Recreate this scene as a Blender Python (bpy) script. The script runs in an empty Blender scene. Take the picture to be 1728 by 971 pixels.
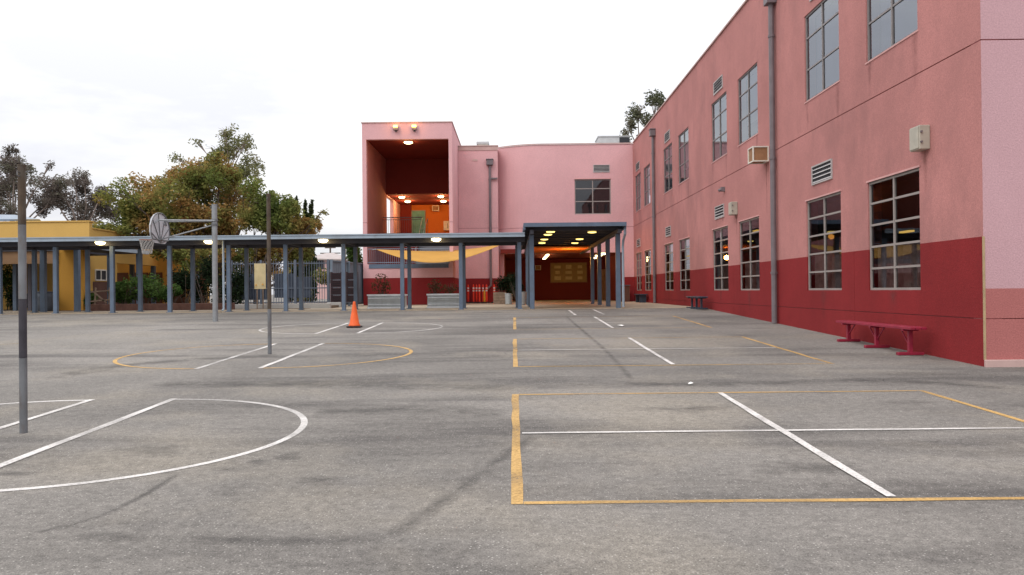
import bpy, math, random
from mathutils import Vector, Matrix
random.seed(7)
S = bpy.context.scene
COL = S.collection
F = 1370.0            # focal length in photo pixels; eye 1.6 m above the yard, which climbs 2.77 % to the slab
EYE = 1.6
SLOPE = 0.0277
YK = 31.5
ZS = SLOPE*YK         # level of the flat part at the back
PI = math.pi

def gz(y): return SLOPE*min(y, YK)
def uv(x, y):
    u, v = x-868.0, 491.0-y
    return u+0.01*v, v-0.01*u
def at(x, y, Y):
    u, v = uv(x, y)
    return Vector((u*Y/F, Y, EYE+v*Y/F))
def ground(x, y):
    u, v = uv(x, y)
    Y = F*EYE/(F*SLOPE-v)
    return (u*Y/F, Y)

# ------------------------------------------------------------------ materials
def new_mat(name):
    m = bpy.data.materials.new(name); m.use_nodes = True
    nt = m.node_tree
    for n in list(nt.nodes): nt.nodes.remove(n)
    out = nt.nodes.new('ShaderNodeOutputMaterial')
    return m, nt, out
def N(nt, t, **k):
    n = nt.nodes.new('ShaderNode'+t)
    for a, b in k.items(): setattr(n, a, b)
    return n
def L(nt, a, b): nt.links.new(a, b)
def position(nt, scale=(1,1,1), rot=(0,0,0)):
    g = N(nt, 'NewGeometry'); mp = N(nt, 'Mapping')
    mp.inputs['Scale'].default_value = scale; mp.inputs['Rotation'].default_value = rot
    L(nt, g.outputs['Position'], mp.inputs['Vector'])
    return mp.outputs['Vector']
def noise(nt, vec, scale, detail=3, rough=0.55):
    n = N(nt, 'TexNoise'); n.inputs['Scale'].default_value = scale
    n.inputs['Detail'].default_value = detail; n.inputs['Roughness'].default_value = rough
    L(nt, vec, n.inputs['Vector']); return n.outputs['Fac']
def maprange(nt, val, a, b, c, d):
    n = N(nt, 'MapRange'); n.clamp = True
    for i, q in zip(('From Min','From Max','To Min','To Max'), (a,b,c,d)): n.inputs[i].default_value = q
    L(nt, val, n.inputs['Value']); return n.outputs['Result']
def mix(nt, fac, a, b, mode='MIX'):
    n = N(nt, 'Mix'); n.data_type = 'RGBA'; n.blend_type = mode
    for s, q in ((n.inputs[0], fac), (n.inputs[6], a), (n.inputs[7], b)):
        if hasattr(q, 'is_linked'): L(nt, q, s)
        elif isinstance(q, (int, float)): s.default_value = q
        else: s.default_value = (*q, 1)
    return n.outputs[2]
def scalecol(nt, col, fac):        # col * fac(value socket)
    c = N(nt, 'CombineColor')
    for i in range(3): L(nt, fac, c.inputs[i])
    return mix(nt, 1.0, col, c.outputs[0], 'MULTIPLY')

def paint(name, col, rough=0.6, var=0.12, scale=1.5, metallic=0.0, bump=0.0, bscale=80, dirt=None, dirt_amt=0.0, spec=0.4):
    m, nt, out = new_mat(name)
    p = N(nt, 'BsdfPrincipled')
    pos = position(nt)
    f = maprange(nt, noise(nt, pos, scale, 5, 0.6), 0.3, 0.7, 1-var, 1+var)
    c = scalecol(nt, col, f)
    if dirt:
        d = maprange(nt, noise(nt, position(nt, (1,1,0.35)), scale*2.3, 6, 0.65), 0.5, 0.75, 0, dirt_amt)
        c = mix(nt, d, c, dirt)
    L(nt, c, p.inputs['Base Color'])
    p.inputs['Roughness'].default_value = rough; p.inputs['Metallic'].default_value = metallic
    p.inputs['Specular IOR Level'].default_value = spec
    if bump:
        b = N(nt, 'Bump'); b.inputs['Strength'].default_value = bump; b.inputs['Distance'].default_value = 0.01
        L(nt, noise(nt, pos, bscale, 2), b.inputs['Height']); L(nt, b.outputs[0], p.inputs['Normal'])
    L(nt, p.outputs[0], out.inputs[0]); return m

def stucco(name, col, stain, var=0.10, streak=0.5, grain=0.17):
    m, nt, out = new_mat(name)
    p = N(nt, 'BsdfPrincipled'); p.inputs['Roughness'].default_value = 0.9; p.inputs['Specular IOR Level'].default_value = 0.15
    pos = position(nt)
    f = maprange(nt, noise(nt, pos, 0.45, 6, 0.62), 0.3, 0.7, 1-var, 1+var)
    c = scalecol(nt, col, f)
    g = maprange(nt, noise(nt, pos, 42, 3, 0.75), 0.3, 0.7, 1-grain, 1+grain)
    c = scalecol(nt, c, g)
    s = maprange(nt, noise(nt, position(nt, (1,1,0.55)), 0.8, 8, 0.72), 0.42, 0.72, 0, streak)
    big = maprange(nt, noise(nt, pos, 0.22, 3), 0.4, 0.62, 0.15, 1)
    mm = N(nt, 'Math', operation='MULTIPLY'); L(nt, s, mm.inputs[0]); L(nt, big, mm.inputs[1])
    c = mix(nt, mm.outputs[0], c, stain)
    L(nt, c, p.inputs['Base Color'])
    b = N(nt, 'Bump'); b.inputs['Strength'].default_value = 0.5; b.inputs['Distance'].default_value = 0.012
    L(nt, noise(nt, pos, 45, 4, 0.7), b.inputs['Height']); L(nt, b.outputs[0], p.inputs['Normal'])
    L(nt, p.outputs[0], out.inputs[0]); return m

def emit(name, col, strength):
    m, nt, out = new_mat(name)
    e = N(nt, 'Emission'); e.inputs[0].default_value = (*col, 1); e.inputs[1].default_value = strength
    L(nt, e.outputs[0], out.inputs[0]); return m

def glass_mat(name, tint=(0.55,0.58,0.6), ior=1.75):
    m, nt, out = new_mat(name)
    t = N(nt, 'BsdfTransparent'); t.inputs[0].default_value = (*tint, 1)
    g = N(nt, 'BsdfGlossy'); g.inputs['Roughness'].default_value = 0.015
    g.inputs[0].default_value = (0.86, 0.9, 0.95, 1)
    fr = N(nt, 'Fresnel'); fr.inputs[0].default_value = ior
    b = N(nt, 'Bump'); b.inputs['Strength'].default_value = 0.05; b.inputs['Distance'].default_value = 0.02
    L(nt, noise(nt, position(nt), 1.3, 2), b.inputs['Height']); L(nt, b.outputs[0], g.inputs['Normal'])
    mx = N(nt, 'MixShader'); L(nt, fr.outputs[0], mx.inputs[0]); L(nt, t.outputs[0], mx.inputs[1]); L(nt, g.outputs[0], mx.inputs[2])
    L(nt, mx.outputs[0], out.inputs[0]); return m

def leaf_mat(name, cols, scale=0.6, trans=0.42):
    m, nt, out = new_mat(name)
    pos = position(nt)
    r = N(nt, 'ValToRGB'); e = r.color_ramp.elements
    e[0].position = 0.33; e[0].color = (*cols[0], 1); e[1].position = 0.68; e[1].color = (*cols[-1], 1)
    for i, c in enumerate(cols[1:-1]):
        q = e.new(0.33+0.35*(i+1)/(len(cols)-1)); q.color = (*c, 1)
    L(nt, noise(nt, pos, scale, 4, 0.7), r.inputs[0])
    c = scalecol(nt, r.outputs[0], maprange(nt, noise(nt, pos, 7, 2), 0.3, 0.7, 0.5, 1.6))
    d = N(nt, 'BsdfDiffuse'); tr = N(nt, 'BsdfTranslucent'); L(nt, c, d.inputs[0]); L(nt, c, tr.inputs[0])
    mx = N(nt, 'MixShader'); mx.inputs[0].default_value = trans
    L(nt, d.outputs[0], mx.inputs[1]); L(nt, tr.outputs[0], mx.inputs[2]); L(nt, mx.outputs[0], out.inputs[0]); return m

def worn_paint(name, col, wear=0.5, alpha=1.0):
    m, nt, out = new_mat(name)
    p = N(nt, 'BsdfPrincipled'); p.inputs['Roughness'].default_value = 0.75
    pos = position(nt)
    c = scalecol(nt, col, maprange(nt, noise(nt, pos, 3, 5), 0.3, 0.7, 0.85, 1.1))
    L(nt, c, p.inputs['Base Color'])
    t = N(nt, 'BsdfTransparent')
    a = maprange(nt, noise(nt, pos, 38, 5, 0.75), wear-0.14, wear+0.16, 0.35, 1)
    b = maprange(nt, noise(nt, pos, 0.9, 4), 0.34, 0.56, 0.45, 1)
    mm = N(nt, 'Math', operation='MULTIPLY'); L(nt, a, mm.inputs[0]); L(nt, b, mm.inputs[1])
    m2 = N(nt, 'Math', operation='MULTIPLY'); L(nt, mm.outputs[0], m2.inputs[0]); m2.inputs[1].default_value = alpha
    mx = N(nt, 'MixShader'); L(nt, m2.outputs[0], mx.inputs[0]); L(nt, t.outputs[0], mx.inputs[1]); L(nt, p.outputs[0], mx.inputs[2])
    L(nt, mx.outputs[0], out.inputs[0]); return m

def asphalt_mat():
    m, nt, out = new_mat('asphalt')
    p = N(nt, 'BsdfPrincipled'); p.inputs['Roughness'].default_value = 0.88; p.inputs['Specular IOR Level'].default_value = 0.25
    pos = position(nt)
    base = mix(nt, maprange(nt, noise(nt, pos, 0.16, 5, 0.6), 0.36, 0.64, 0, 1), (0.146,0.135,0.122), (0.235,0.216,0.194))
    # broad smears left by sweeping and tyres, roughly along the rows of courts
    w = maprange(nt, noise(nt, position(nt, (0.16,0.85,1), (0,0,0.12)), 1.0, 6, 0.62), 0.49, 0.66, 0, 0.85)
    base = mix(nt, w, base, (0.082,0.075,0.070))
    w2 = maprange(nt, noise(nt, position(nt, (0.5,0.16,1), (0,0,-0.5)), 1.0, 5, 0.6), 0.56, 0.72, 0, 0.4)
    base = mix(nt, w2, base, (0.120,0.108,0.098))
    w3 = maprange(nt, noise(nt, pos, 0.7, 5, 0.7), 0.60, 0.74, 0, 0.6)
    base = mix(nt, w3, base, (0.085,0.078,0.074))
    w4 = maprange(nt, noise(nt, position(nt, (0.9,0.9,1), (0,0,1.1)), 0.35, 4, 0.6), 0.50, 0.66, 0, 0.7)
    base = mix(nt, w4, base, (0.255,0.226,0.185))
    # aggregate
    base = scalecol(nt, base, maprange(nt, noise(nt, pos, 95, 4, 0.8), 0.32, 0.68, 0.5, 1.5))
    base = scalecol(nt, base, maprange(nt, noise(nt, pos, 14, 5, 0.75), 0.3, 0.7, 0.72, 1.28))
    for sc_, d0, d1, amt, col in ((38, 0.10, 0.26, 0.85, (0.50,0.47,0.43)), (31, 0.10, 0.24, 0.75, (0.055,0.05,0.048)), (75, 0.1, 0.28, 0.6, (0.42,0.39,0.35))):
        v = N(nt, 'TexVoronoi'); v.inputs['Scale'].default_value = sc_; L(nt, pos, v.inputs['Vector'])
        sp = maprange(nt, v.outputs['Distance'], d0, d1, amt, 0)
        sx = N(nt, 'SeparateXYZ'); L(nt, v.outputs['Color'], sx.inputs[0])
        pick = maprange(nt, sx.outputs[0], 0.45, 0.75, 0, 1)
        mm = N(nt, 'Math', operation='MULTIPLY'); L(nt, sp, mm.inputs[0]); L(nt, pick, mm.inputs[1])
        base = mix(nt, mm.outputs[0], base, col)
    L(nt, base, p.inputs['Base Color'])
    b = N(nt, 'Bump'); b.inputs['Strength'].default_value = 0.45; b.inputs['Distance'].default_value = 0.01
    L(nt, noise(nt, pos, 70, 4, 0.8), b.inputs['Height']); L(nt, b.outputs[0], p.inputs['Normal'])
    L(nt, p.outputs[0], out.inputs[0]); return m

def tar_mat(name, col=(0.06,0.055,0.052), strength=0.8):
    m, nt, out = new_mat(name)
    d = N(nt, 'BsdfPrincipled'); d.inputs['Base Color'].default_value = (*col, 1); d.inputs['Roughness'].default_value = 0.85
    t = N(nt, 'BsdfTransparent')
    uvn = N(nt, 'UVMap'); sx = N(nt, 'SeparateXYZ'); L(nt, uvn.outputs[0], sx.inputs[0])
    a = maprange(nt, sx.outputs[1], 0.0, 1.0, 0.0, 1.0)
    n = maprange(nt, noise(nt, position(nt), 2.2, 6, 0.7), 0.36, 0.62, 0.1, 1.0)
    mm = N(nt, 'Math', operation='MULTIPLY'); L(nt, a, mm.inputs[0]); L(nt, n, mm.inputs[1])
    m2 = N(nt, 'Math', operation='MULTIPLY'); L(nt, mm.outputs[0], m2.inputs[0]); m2.inputs[1].default_value = strength
    mx = N(nt, 'MixShader'); L(nt, m2.outputs[0], mx.inputs[0]); L(nt, t.outputs[0], mx.inputs[1]); L(nt, d.outputs[0], mx.inputs[2])
    L(nt, mx.outputs[0], out.inputs[0]); return m

M = {}
M['asphalt'] = asphalt_mat()
M['slab'] = paint('concrete', (0.36,0.29,0.21), 0.85, 0.18, 0.9, bump=0.2, dirt=(0.17,0.13,0.09), dirt_amt=0.5)
M['earth'] = paint('bare_earth', (0.16,0.12,0.085), 0.95, 0.25, 0.5, bump=0.4, bscale=20)
M['salmon'] = stucco('salmon_stucco', (0.475,0.210,0.194), (0.31,0.148,0.14), 0.13, 0.9)
M['pink'] = stucco('pink_stucco', (0.68,0.395,0.405), (0.55,0.30,0.31), 0.06, 0.4)
M['endpink'] = stucco('mauve_stucco', (0.53,0.325,0.35), (0.46,0.26,0.28), 0.05, 0.3)
M['red'] = stucco('red_stucco', (0.245,0.025,0.027), (0.17,0.020,0.022), 0.14, 0.5)
M['dado'] = stucco('salmon_dado', (0.415,0.150,0.140), (0.33,0.11,0.105), 0.08, 0.4)
M['joint'] = paint('joint', (0.20,0.05,0.05), 0.9, 0.1)
M['coping'] = paint('coping', (0.50,0.34,0.31), 0.6, 0.12)
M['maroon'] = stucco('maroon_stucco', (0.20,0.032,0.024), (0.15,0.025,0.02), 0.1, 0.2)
M['innershade'] = stucco('inner_pink_shaded', (0.40,0.15,0.135), (0.30,0.11,0.095), 0.1, 0.3)  # tower's pink inner walls, with the shade inside put into the colour
M['orange'] = stucco('orange_stucco', (0.58,0.17,0.035), (0.5,0.13,0.03), 0.08, 0.2)
M['blue'] = paint('blue_grey_paint', (0.105,0.145,0.205), 0.5, 0.14, 2.5, dirt=(0.10,0.11,0.12), dirt_amt=0.5)
M['fascia'] = paint('fascia_paint', (0.31,0.375,0.44), 0.5, 0.10, 1.2, dirt=(0.22,0.24,0.25), dirt_amt=0.5)
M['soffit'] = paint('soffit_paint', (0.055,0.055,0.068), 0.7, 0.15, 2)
M['frame'] = paint('window_frame', (0.30,0.265,0.245), 0.5, 0.1, 3)
M['frame_dark'] = paint('window_frame_dark', (0.23,0.205,0.20), 0.5, 0.1, 3)
M['sill'] = paint('sill', (0.60,0.33,0.31), 0.7, 0.1, 3)
M['glass'] = glass_mat('window_glass', (0.72,0.76,0.82), 3.1)
M['glass_mid'] = glass_mat('window_glass_mid', (0.5,0.53,0.57), 1.75)
M['glass_low'] = glass_mat('window_glass_low', (0.45,0.45,0.47), 1.55)
M['blind'] = paint('roller_blind', (0.46,0.50,0.56), 0.8, 0.12, 0.8)
M['curtain'] = paint('curtain', (0.68,0.50,0.42), 0.9, 0.5, 3.5)
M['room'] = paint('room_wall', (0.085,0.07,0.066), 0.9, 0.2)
M['louvre'] = paint('louvre_metal', (0.42,0.39,0.38), 0.5, 0.12, 3)
M['dark'] = paint('dark_void', (0.03,0.03,0.035), 0.8, 0.1)
M['pipe'] = paint('downspout_paint', (0.165,0.14,0.15), 0.5, 0.15, 3, dirt=(0.13,0.10,0.10), dirt_amt=0.5)
M['boxgrey'] = paint('box_enamel', (0.42,0.39,0.32), 0.5, 0.1, 5)
M['white'] = paint('white_enamel', (0.72,0.68,0.60), 0.6, 0.08, 5)
M['ochre'] = paint('ochre_panel', (0.30,0.155,0.075), 0.7, 0.2, 6)
M['bead'] = paint('corner_bead', (0.40,0.29,0.16), 0.7, 0.15, 4)
M['redpaint'] = paint('bench_red', (0.29,0.018,0.045), 0.40, 0.2, 6, dirt=(0.2,0.05,0.05), dirt_amt=0.5)
M['bluepaint'] = paint('bench_blue', (0.035,0.05,0.075), 0.45, 0.2, 6)
M['cone'] = paint('cone_orange', (0.75,0.11,0.015), 0.55, 0.12, 6, dirt=(0.35,0.08,0.03), dirt_amt=0.5)
M['rubber'] = paint('rubber', (0.035,0.02,0.018), 0.8, 0.2, 8)
M['delin'] = paint('delineator_red', (0.75,0.045,0.02), 0.5, 0.1, 6)
M['yellowp'] = paint('delineator_yellow', (0.70,0.33,0.02), 0.5, 0.1, 6)
M['reflect'] = paint('reflective_white', (0.8,0.78,0.74), 0.4, 0.05)
M['galv'] = paint('galvanised', (0.40,0.43,0.44), 0.45, 0.12, 4, metallic=0.25, dirt=(0.27,0.26,0.24), dirt_amt=0.5)
M['galvrim'] = paint('galvanised_rim', (0.82,0.86,0.90), 0.4, 0.1, 4, metallic=0.15)  # paler than the sides: highlights on rims and ridges put into the colour
M['pole'] = paint('pole_steel', (0.16,0.165,0.175), 0.5, 0.25, 3, metallic=0.3, dirt=(0.12,0.075,0.05), dirt_amt=0.9)
M['poletop'] = paint('pole_rust', (0.075,0.052,0.035), 0.85, 0.35, 6, dirt=(0.11,0.10,0.085), dirt_amt=0.9)
M['polefoot'] = paint('pole_foot', (0.040,0.036,0.045), 0.7, 0.3, 6)
M['hoopsteel'] = paint('hoop_steel', (0.26,0.27,0.28), 0.5, 0.15, 4, metallic=0.3)
M['board'] = paint('backboard', (0.48,0.48,0.51), 0.6, 0.15, 4)
M['net'] = paint('net_cord', (0.42,0.40,0.38), 0.9, 0.1)
M['rim'] = paint('rim_paint', (0.25,0.09,0.05), 0.6, 0.2)
M['sail'] = paint('shade_cloth', (0.52,0.28,0.06), 0.85, 0.08, 1.5, dirt=(0.5,0.27,0.07), dirt_amt=0.5)
M['rope'] = paint('cable', (0.4,0.39,0.37), 0.6, 0.1)
M['yellow'] = stucco('yellow_stucco', (0.62,0.385,0.115), (0.48,0.29,0.09), 0.06, 0.3)
M['ochrewall'] = stucco('ochre_stucco', (0.50,0.26,0.05), (0.40,0.2,0.04), 0.06, 0.3)
M['brown'] = paint('brown_paint', (0.12,0.055,0.04), 0.8, 0.2)
M['brownbeam'] = paint('brown_fascia', (0.21,0.12,0.06), 0.8, 0.15)
M['roofblue'] = paint('metal_roof', (0.33,0.38,0.44), 0.5, 0.1)
M['fence'] = paint('fence_paint', (0.10,0.12,0.155), 0.55, 0.15, 3)
M['screen'] = paint('fence_screen', (0.055,0.068,0.095), 0.9, 0.25, 2)
M['gate'] = paint('gate_steel', (0.15,0.19,0.235), 0.5, 0.12, 2)
M['kerbcon'] = paint('kerb_concrete', (0.40,0.39,0.37), 0.85, 0.15)
M['brick'] = paint('planter_brick', (0.13,0.065,0.05), 0.9, 0.3, 4)
M['wood'] = paint('grey_wood', (0.24,0.17,0.12), 0.85, 0.3, 5)
M['crate'] = paint('crate_plastic', (0.028,0.012,0.016), 0.6, 0.3, 6)
M['bin'] = paint('bin_plastic', (0.085,0.10,0.125), 0.6, 0.12, 4)
M['paper'] = paint('sign_paper', (0.62,0.52,0.30), 0.8, 0.1, 4, dirt=(0.5,0.36,0.16), dirt_amt=0.6)
M['teal'] = paint('green_door', (0.11,0.33,0.30), 0.5, 0.3, 3)
M['tread'] = paint('stair_tread', (0.22,0.22,0.24), 0.8, 0.15)
M['rail'] = paint('rail_paint', (0.10,0.09,0.11), 0.5, 0.1)
M['railblue'] = paint('rail_blue', (0.20,0.25,0.32), 0.5, 0.1)
M['noticeb'] = paint('notice_board', (0.38,0.25,0.09), 0.8, 0.12, 4)
M['note'] = paint('notice_paper', (0.62,0.48,0.22), 0.8, 0.15, 6)
M['soil'] = paint('soil', (0.06,0.045,0.035), 0.95, 0.3, 8)
M['bark'] = paint('bark', (0.10,0.075,0.06), 0.9, 0.35, 5, bump=0.5, bscale=25)
M['barkpale'] = paint('bark_pale', (0.24,0.19,0.165), 0.9, 0.3, 4)
M['rooftop'] = paint('rooftop_unit', (0.45,0.45,0.45), 0.6, 0.12, 3)
M['housepink'] = paint('house_pink', (0.62,0.40,0.38), 0.8, 0.08)
M['houseroof'] = paint('house_roof', (0.42,0.36,0.34), 0.8, 0.12)
M['lamp_w'] = emit('lamp_warm', (1.0,0.80,0.40), 9.0)
M['lamp_y'] = emit('lamp_yellow', (1.0,0.72,0.20), 3.0)
M['lamp_f'] = emit('lamp_flood', (1.0,0.55,0.10), 9.0)
M['lamp_i'] = emit('lamp_indoor', (1.0,0.62,0.10), 1.2)
M['whiteline'] = worn_paint('white_line', (0.68,0.645,0.61), 0.38)
M['yellowline'] = worn_paint('yellow_line', (0.56,0.34,0.11), 0.40)
M['yellowfaint'] = worn_paint('yellow_line_faint', (0.55,0.34,0.10), 0.42, 0.95)
M['whitefaint'] = worn_paint('white_line_faint', (0.7,0.68,0.65), 0.46, 0.6)
M['tar'] = tar_mat('tyre_mark', (0.080,0.073,0.068), 0.5)
M['rust'] = tar_mat('rust_stain', (0.20,0.07,0.045), 0.75)
M['grime'] = tar_mat('grime_stain', (0.16,0.06,0.055), 0.38)
M['oil'] = tar_mat('oil_stain', (0.055,0.05,0.048), 0.75)

# ------------------------------------------------------------------ geometry helpers
def wloc(o):
    v = Vector((0,0,0))
    while o is not None:
        v = v + o.location; o = o.parent
    return v

class MB:
    def __init__(s): s.v = []; s.f = []; s.m = []; s.uv = None
    def vert(s, p): s.v.append(tuple(p)); return len(s.v)-1
    def face(s, pts, mi=0):
        s.f.append([s.vert(p) for p in pts]); s.m.append(mi); return s
    def box(s, x0, x1, y0, y1, z0, z1, mi=0):
        i = len(s.v)
        for z in (z0, z1):
            for x, y in ((x0,y0),(x1,y0),(x1,y1),(x0,y1)): s.v.append((x,y,z))
        for q in ((3,2,1,0),(4,5,6,7),(0,1,5,4),(1,2,6,5),(2,3,7,6),(3,0,4,7)):
            s.f.append([i+k for k in q]); s.m.append(mi)
        return s
    def beam(s, a, b, w, h, mi=0):          # rectangular bar from a to b
        a, b = Vector(a), Vector(b); d = (b-a).normalized()
        up = Vector((0,0,1)) if abs(d.z) < 0.95 else Vector((0,1,0))
        r = d.cross(up).normalized(); u = r.cross(d)
        i = len(s.v)
        for p in (a, b):
            for sx, sy in ((-1,-1),(1,-1),(1,1),(-1,1)): s.v.append(tuple(p+r*sx*w/2+u*sy*h/2))
        for q in ((0,1,2,3),(7,6,5,4),(0,4,5,1),(1,5,6,2),(2,6,7,3),(3,7,4,0)):
            s.f.append([i+k for k in q]); s.m.append(mi)
        return s
    def tube(s, pts, radii, n=8, mi=0, cap=True):
        pts = [Vector(p) for p in pts]
        if not hasattr(radii, '__len__'): radii = [radii]*len(pts)
        rings = []; prev = None
        for k, p in enumerate(pts):
            d = (pts[min(k+1,len(pts)-1)]-pts[max(k-1,0)])
            d = d.normalized() if d.length > 1e-9 else Vector((0,0,1))
            if prev is None:
                r = d.cross(Vector((0,0,1)) if abs(d.z) < 0.9 else Vector((1,0,0))).normalized()
            else:
                r = (prev-d*prev.dot(d)).normalized()
            prev = r; u = d.cross(r)
            rings.append([s.vert(p+(r*math.cos(2*PI*j/n)+u*math.sin(2*PI*j/n))*radii[k]) for j in range(n)])
        for a, b in zip(rings, rings[1:]):
            for j in range(n):
                s.f.append([a[j], a[(j+1)%n], b[(j+1)%n], b[j]]); s.m.append(mi)
        if cap:
            s.f.append(rings[0][::-1]); s.m.append(mi); s.f.append(rings[-1][:]); s.m.append(mi)
        return s
    def lathe(s, prof, n=20, c=(0,0,0), mi=0):
        rings = [[s.vert((c[0]+r*math.cos(2*PI*j/n), c[1]+r*math.sin(2*PI*j/n), c[2]+z)) for j in range(n)] for r, z in prof]
        for a, b in zip(rings, rings[1:]):
            for j in range(n):
                s.f.append([a[j], a[(j+1)%n], b[(j+1)%n], b[j]]); s.m.append(mi)
        s.f.append(rings[0][::-1]); s.m.append(mi); s.f.append(rings[-1][:]); s.m.append(mi)
        return s
    def build(s, name, mats, parent=None, loc=None, smooth=False, bevel=0, solid=0):
        if not isinstance(mats, (list, tuple)): mats = [mats]
        off = wloc(parent) if parent is not None else Vector((0,0,0))
        if loc is not None: off = off+Vector(loc)
        me = bpy.data.meshes.new(name)
        me.from_pydata([tuple(Vector(p)-off) for p in s.v], [], s.f)
        for m in mats: me.materials.append(m)
        for p, mi in zip(me.polygons, s.m): p.material_index = mi; p.use_smooth = smooth
        if s.uv:
            lay = me.uv_layers.new(name='UVMap')
            for p in me.polygons:
                for li in p.loop_indices: lay.data[li].uv = s.uv[me.loops[li].vertex_index]
        me.update()
        o = bpy.data.objects.new(name, me); COL.objects.link(o)
        if parent is not None: o.parent = parent
        if loc is not None: o.location = Vector(loc)
        if bevel:
            b = o.modifiers.new('bevel', 'BEVEL'); b.width = bevel; b.segments = 2; b.limit_method = 'ANGLE'
        if solid:
            b = o.modifiers.new('solid', 'SOLIDIFY'); b.thickness = solid
        return o

def thing(name, loc, label, cat, group=None):
    o = bpy.data.objects.new(name, None); COL.objects.link(o); o.empty_display_size = 0.2
    o.location = loc; o['label'] = label; o['category'] = cat
    if group: o['group'] = group
    return o
def tag(o, label=None, cat=None, group=None, kind=None):
    if label: o['label'] = label
    if cat: o['category'] = cat
    if group: o['group'] = group
    if kind: o['kind'] = kind
    return o
def dup(root, loc, label=None, rotz=None, scale=None):
    r = root.copy(); COL.objects.link(r); r.location = loc
    if rotz is not None: r.rotation_euler = (0,0,rotz)
    if scale: r.scale = scale
    if label: r['label'] = label
    def rec(a, b):
        for ch in a.children:
            c = ch.copy(); COL.objects.link(c); c.parent = b; rec(ch, c)
    rec(root, r)
    return r

def sheet_wall(name, A, B, cell, mp, thick, mats, parent=None, loc=None):
    """wall from a grid of cells; cell(a,b) gives (recess, material) or None for an opening; mp(a,b,d) -> xyz, d inward"""
    w = MB(); idx = {}
    def V(a, b, d):
        k = (round(a,4), round(b,4), round(d,4))
        if k not in idx: idx[k] = w.vert(mp(a,b,d))
        return idx[k]
    def q(p, mi): w.f.append(p); w.m.append(mi)
    na, nb = len(A)-1, len(B)-1
    C = [[cell((A[i]+A[i+1])/2, (B[j]+B[j+1])/2) for j in range(nb)] for i in range(na)]
    def get(i, j):
        if 0 <= i < na and 0 <= j < nb: return C[i][j]
        return None
    for i in range(na):
        for j in range(nb):
            c = C[i][j]
            if c is None: continue
            d, mi = c; a0,a1,b0,b1 = A[i],A[i+1],B[j],B[j+1]
            q([V(a0,b0,d),V(a1,b0,d),V(a1,b1,d),V(a0,b1,d)], mi)
            q([V(a0,b1,thick),V(a1,b1,thick),V(a1,b0,thick),V(a0,b0,thick)], mi)
            for (di,dj,pa,pb) in ((-1,0,(a0,b0),(a0,b1)),(1,0,(a1,b1),(a1,b0)),(0,-1,(a1,b0),(a0,b0)),(0,1,(a0,b1),(a1,b1))):
                n = get(i+di, j+dj); e = thick if n is None else n[0]
                if e > d+1e-6:
                    q([V(*pa,d),V(*pb,d),V(*pb,e),V(*pa,e)], mi)
    return w.build(name, mats, parent, loc)

def uniq(vals, lo, hi):
    r = sorted(set([round(v,4) for v in vals if lo <= v <= hi]+[lo,hi])); return r

# ------------------------------------------------------------------ ground
g = MB()
ys = [-60, -20, 0, 10, 20, YK, 60, 120, 400]
for a, b in zip(ys, ys[1:]):
    g.face([(-300,a,gz(a)),(300,a,gz(a)),(300,b,gz(b)),(-300,b,gz(b))])
tag(g.build('playground_asphalt', M['asphalt']), kind='structure')
def flat(name, x0, x1, y0, y1, z, mat):
    w = MB(); w.box(x0,x1,y0,y1,z-0.2,z); return tag(w.build(name, mat), kind='structure')
SZ = ZS+0.012
flat('concrete_walkway', -34, 7.26, 31.45, 60.5, SZ, M['slab'])
flat('planting_bed', -22.0+0.05, -9.3, 36.2, 60.3, SZ+0.02, M['earth'])

LIFT = 0.004
def line(w, a, b, wd, lift=LIFT):
    a, b = Vector(a), Vector(b); d = (b-a).normalized(); n = Vector((-d.y, d.x))*wd/2
    k = max(2, int((b-a).length/0.5)); prev = None
    for i in range(k+1):
        p = a+(b-a)*i/k; j = n*(1+random.uniform(-.12,.12)); o = n*random.uniform(-.16,.16)
        c = ((p+j+o).x,(p+j+o).y,gz(p.y)+lift), ((p-j+o).x,(p-j+o).y,gz(p.y)+lift)
        if prev: w.face([prev[1], c[1], c[0], prev[0]])
        prev = c
def arc(w, cx, cy, rx, ry, a0, a1, wd, lift=LIFT, n=40):
    prev = None
    for i in range(n+1):
        t = a0+(a1-a0)*i/n; c, s_ = math.cos(t), math.sin(t)
        j = wd/2
        q = [(cx+(rx+k)*c, cy+(ry+k)*s_) for k in (j,-j)]
        q = [(x,y,gz(y)+lift) for x,y in q]
        if prev: w.face([prev[0], q[0], q[1], prev[1]])
        prev = q
def court(name, y0, y1, yc, edge, backmat=None):
    w = MB(); x1 = 5.13
    line(w, (0,y0), (0,y1), 0.085)
    line(w, (x1,y0), (x1,y1), 0.075)
    w2 = MB()
    line(w2, (0.05,y0+0.03), (x1-.05,y0+0.03), 0.07); line(w2, (0.05,y1-0.03), (x1-.05,y1-0.03), 0.075)
    w3 = MB(); line(w3, (0.06,yc), (x1-.06,yc+0.02), 0.075, LIFT+.003); line(w3, (2.57,y0+.08), (2.57,y1-.08), 0.075, LIFT+.007)
    tag(w.build(name+'_edge_lines', M['yellowline']), kind='structure')
    tag(w2.build(name+'_end_lines', edge), kind='structure')
    tag(w3.build(name+'_cross_lines', M['whiteline']), kind='structure')
court('four_square_court', 5.50, 10.30, 7.86, M['yellowline'])
court('four_square_court', 13.15, 18.35, 15.8, M['yellowfaint'])
court('four_square_court', 21.2, 26.3, 23.4, M['yellowfaint'])
w = MB(); line(w, (2.06,27.4), (2.04,30.6), 0.08); line(w, (3.04,27.6), (2.98,30.9), 0.08)
tag(w.build('painted_lines', M['whiteline']), kind='structure')
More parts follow.
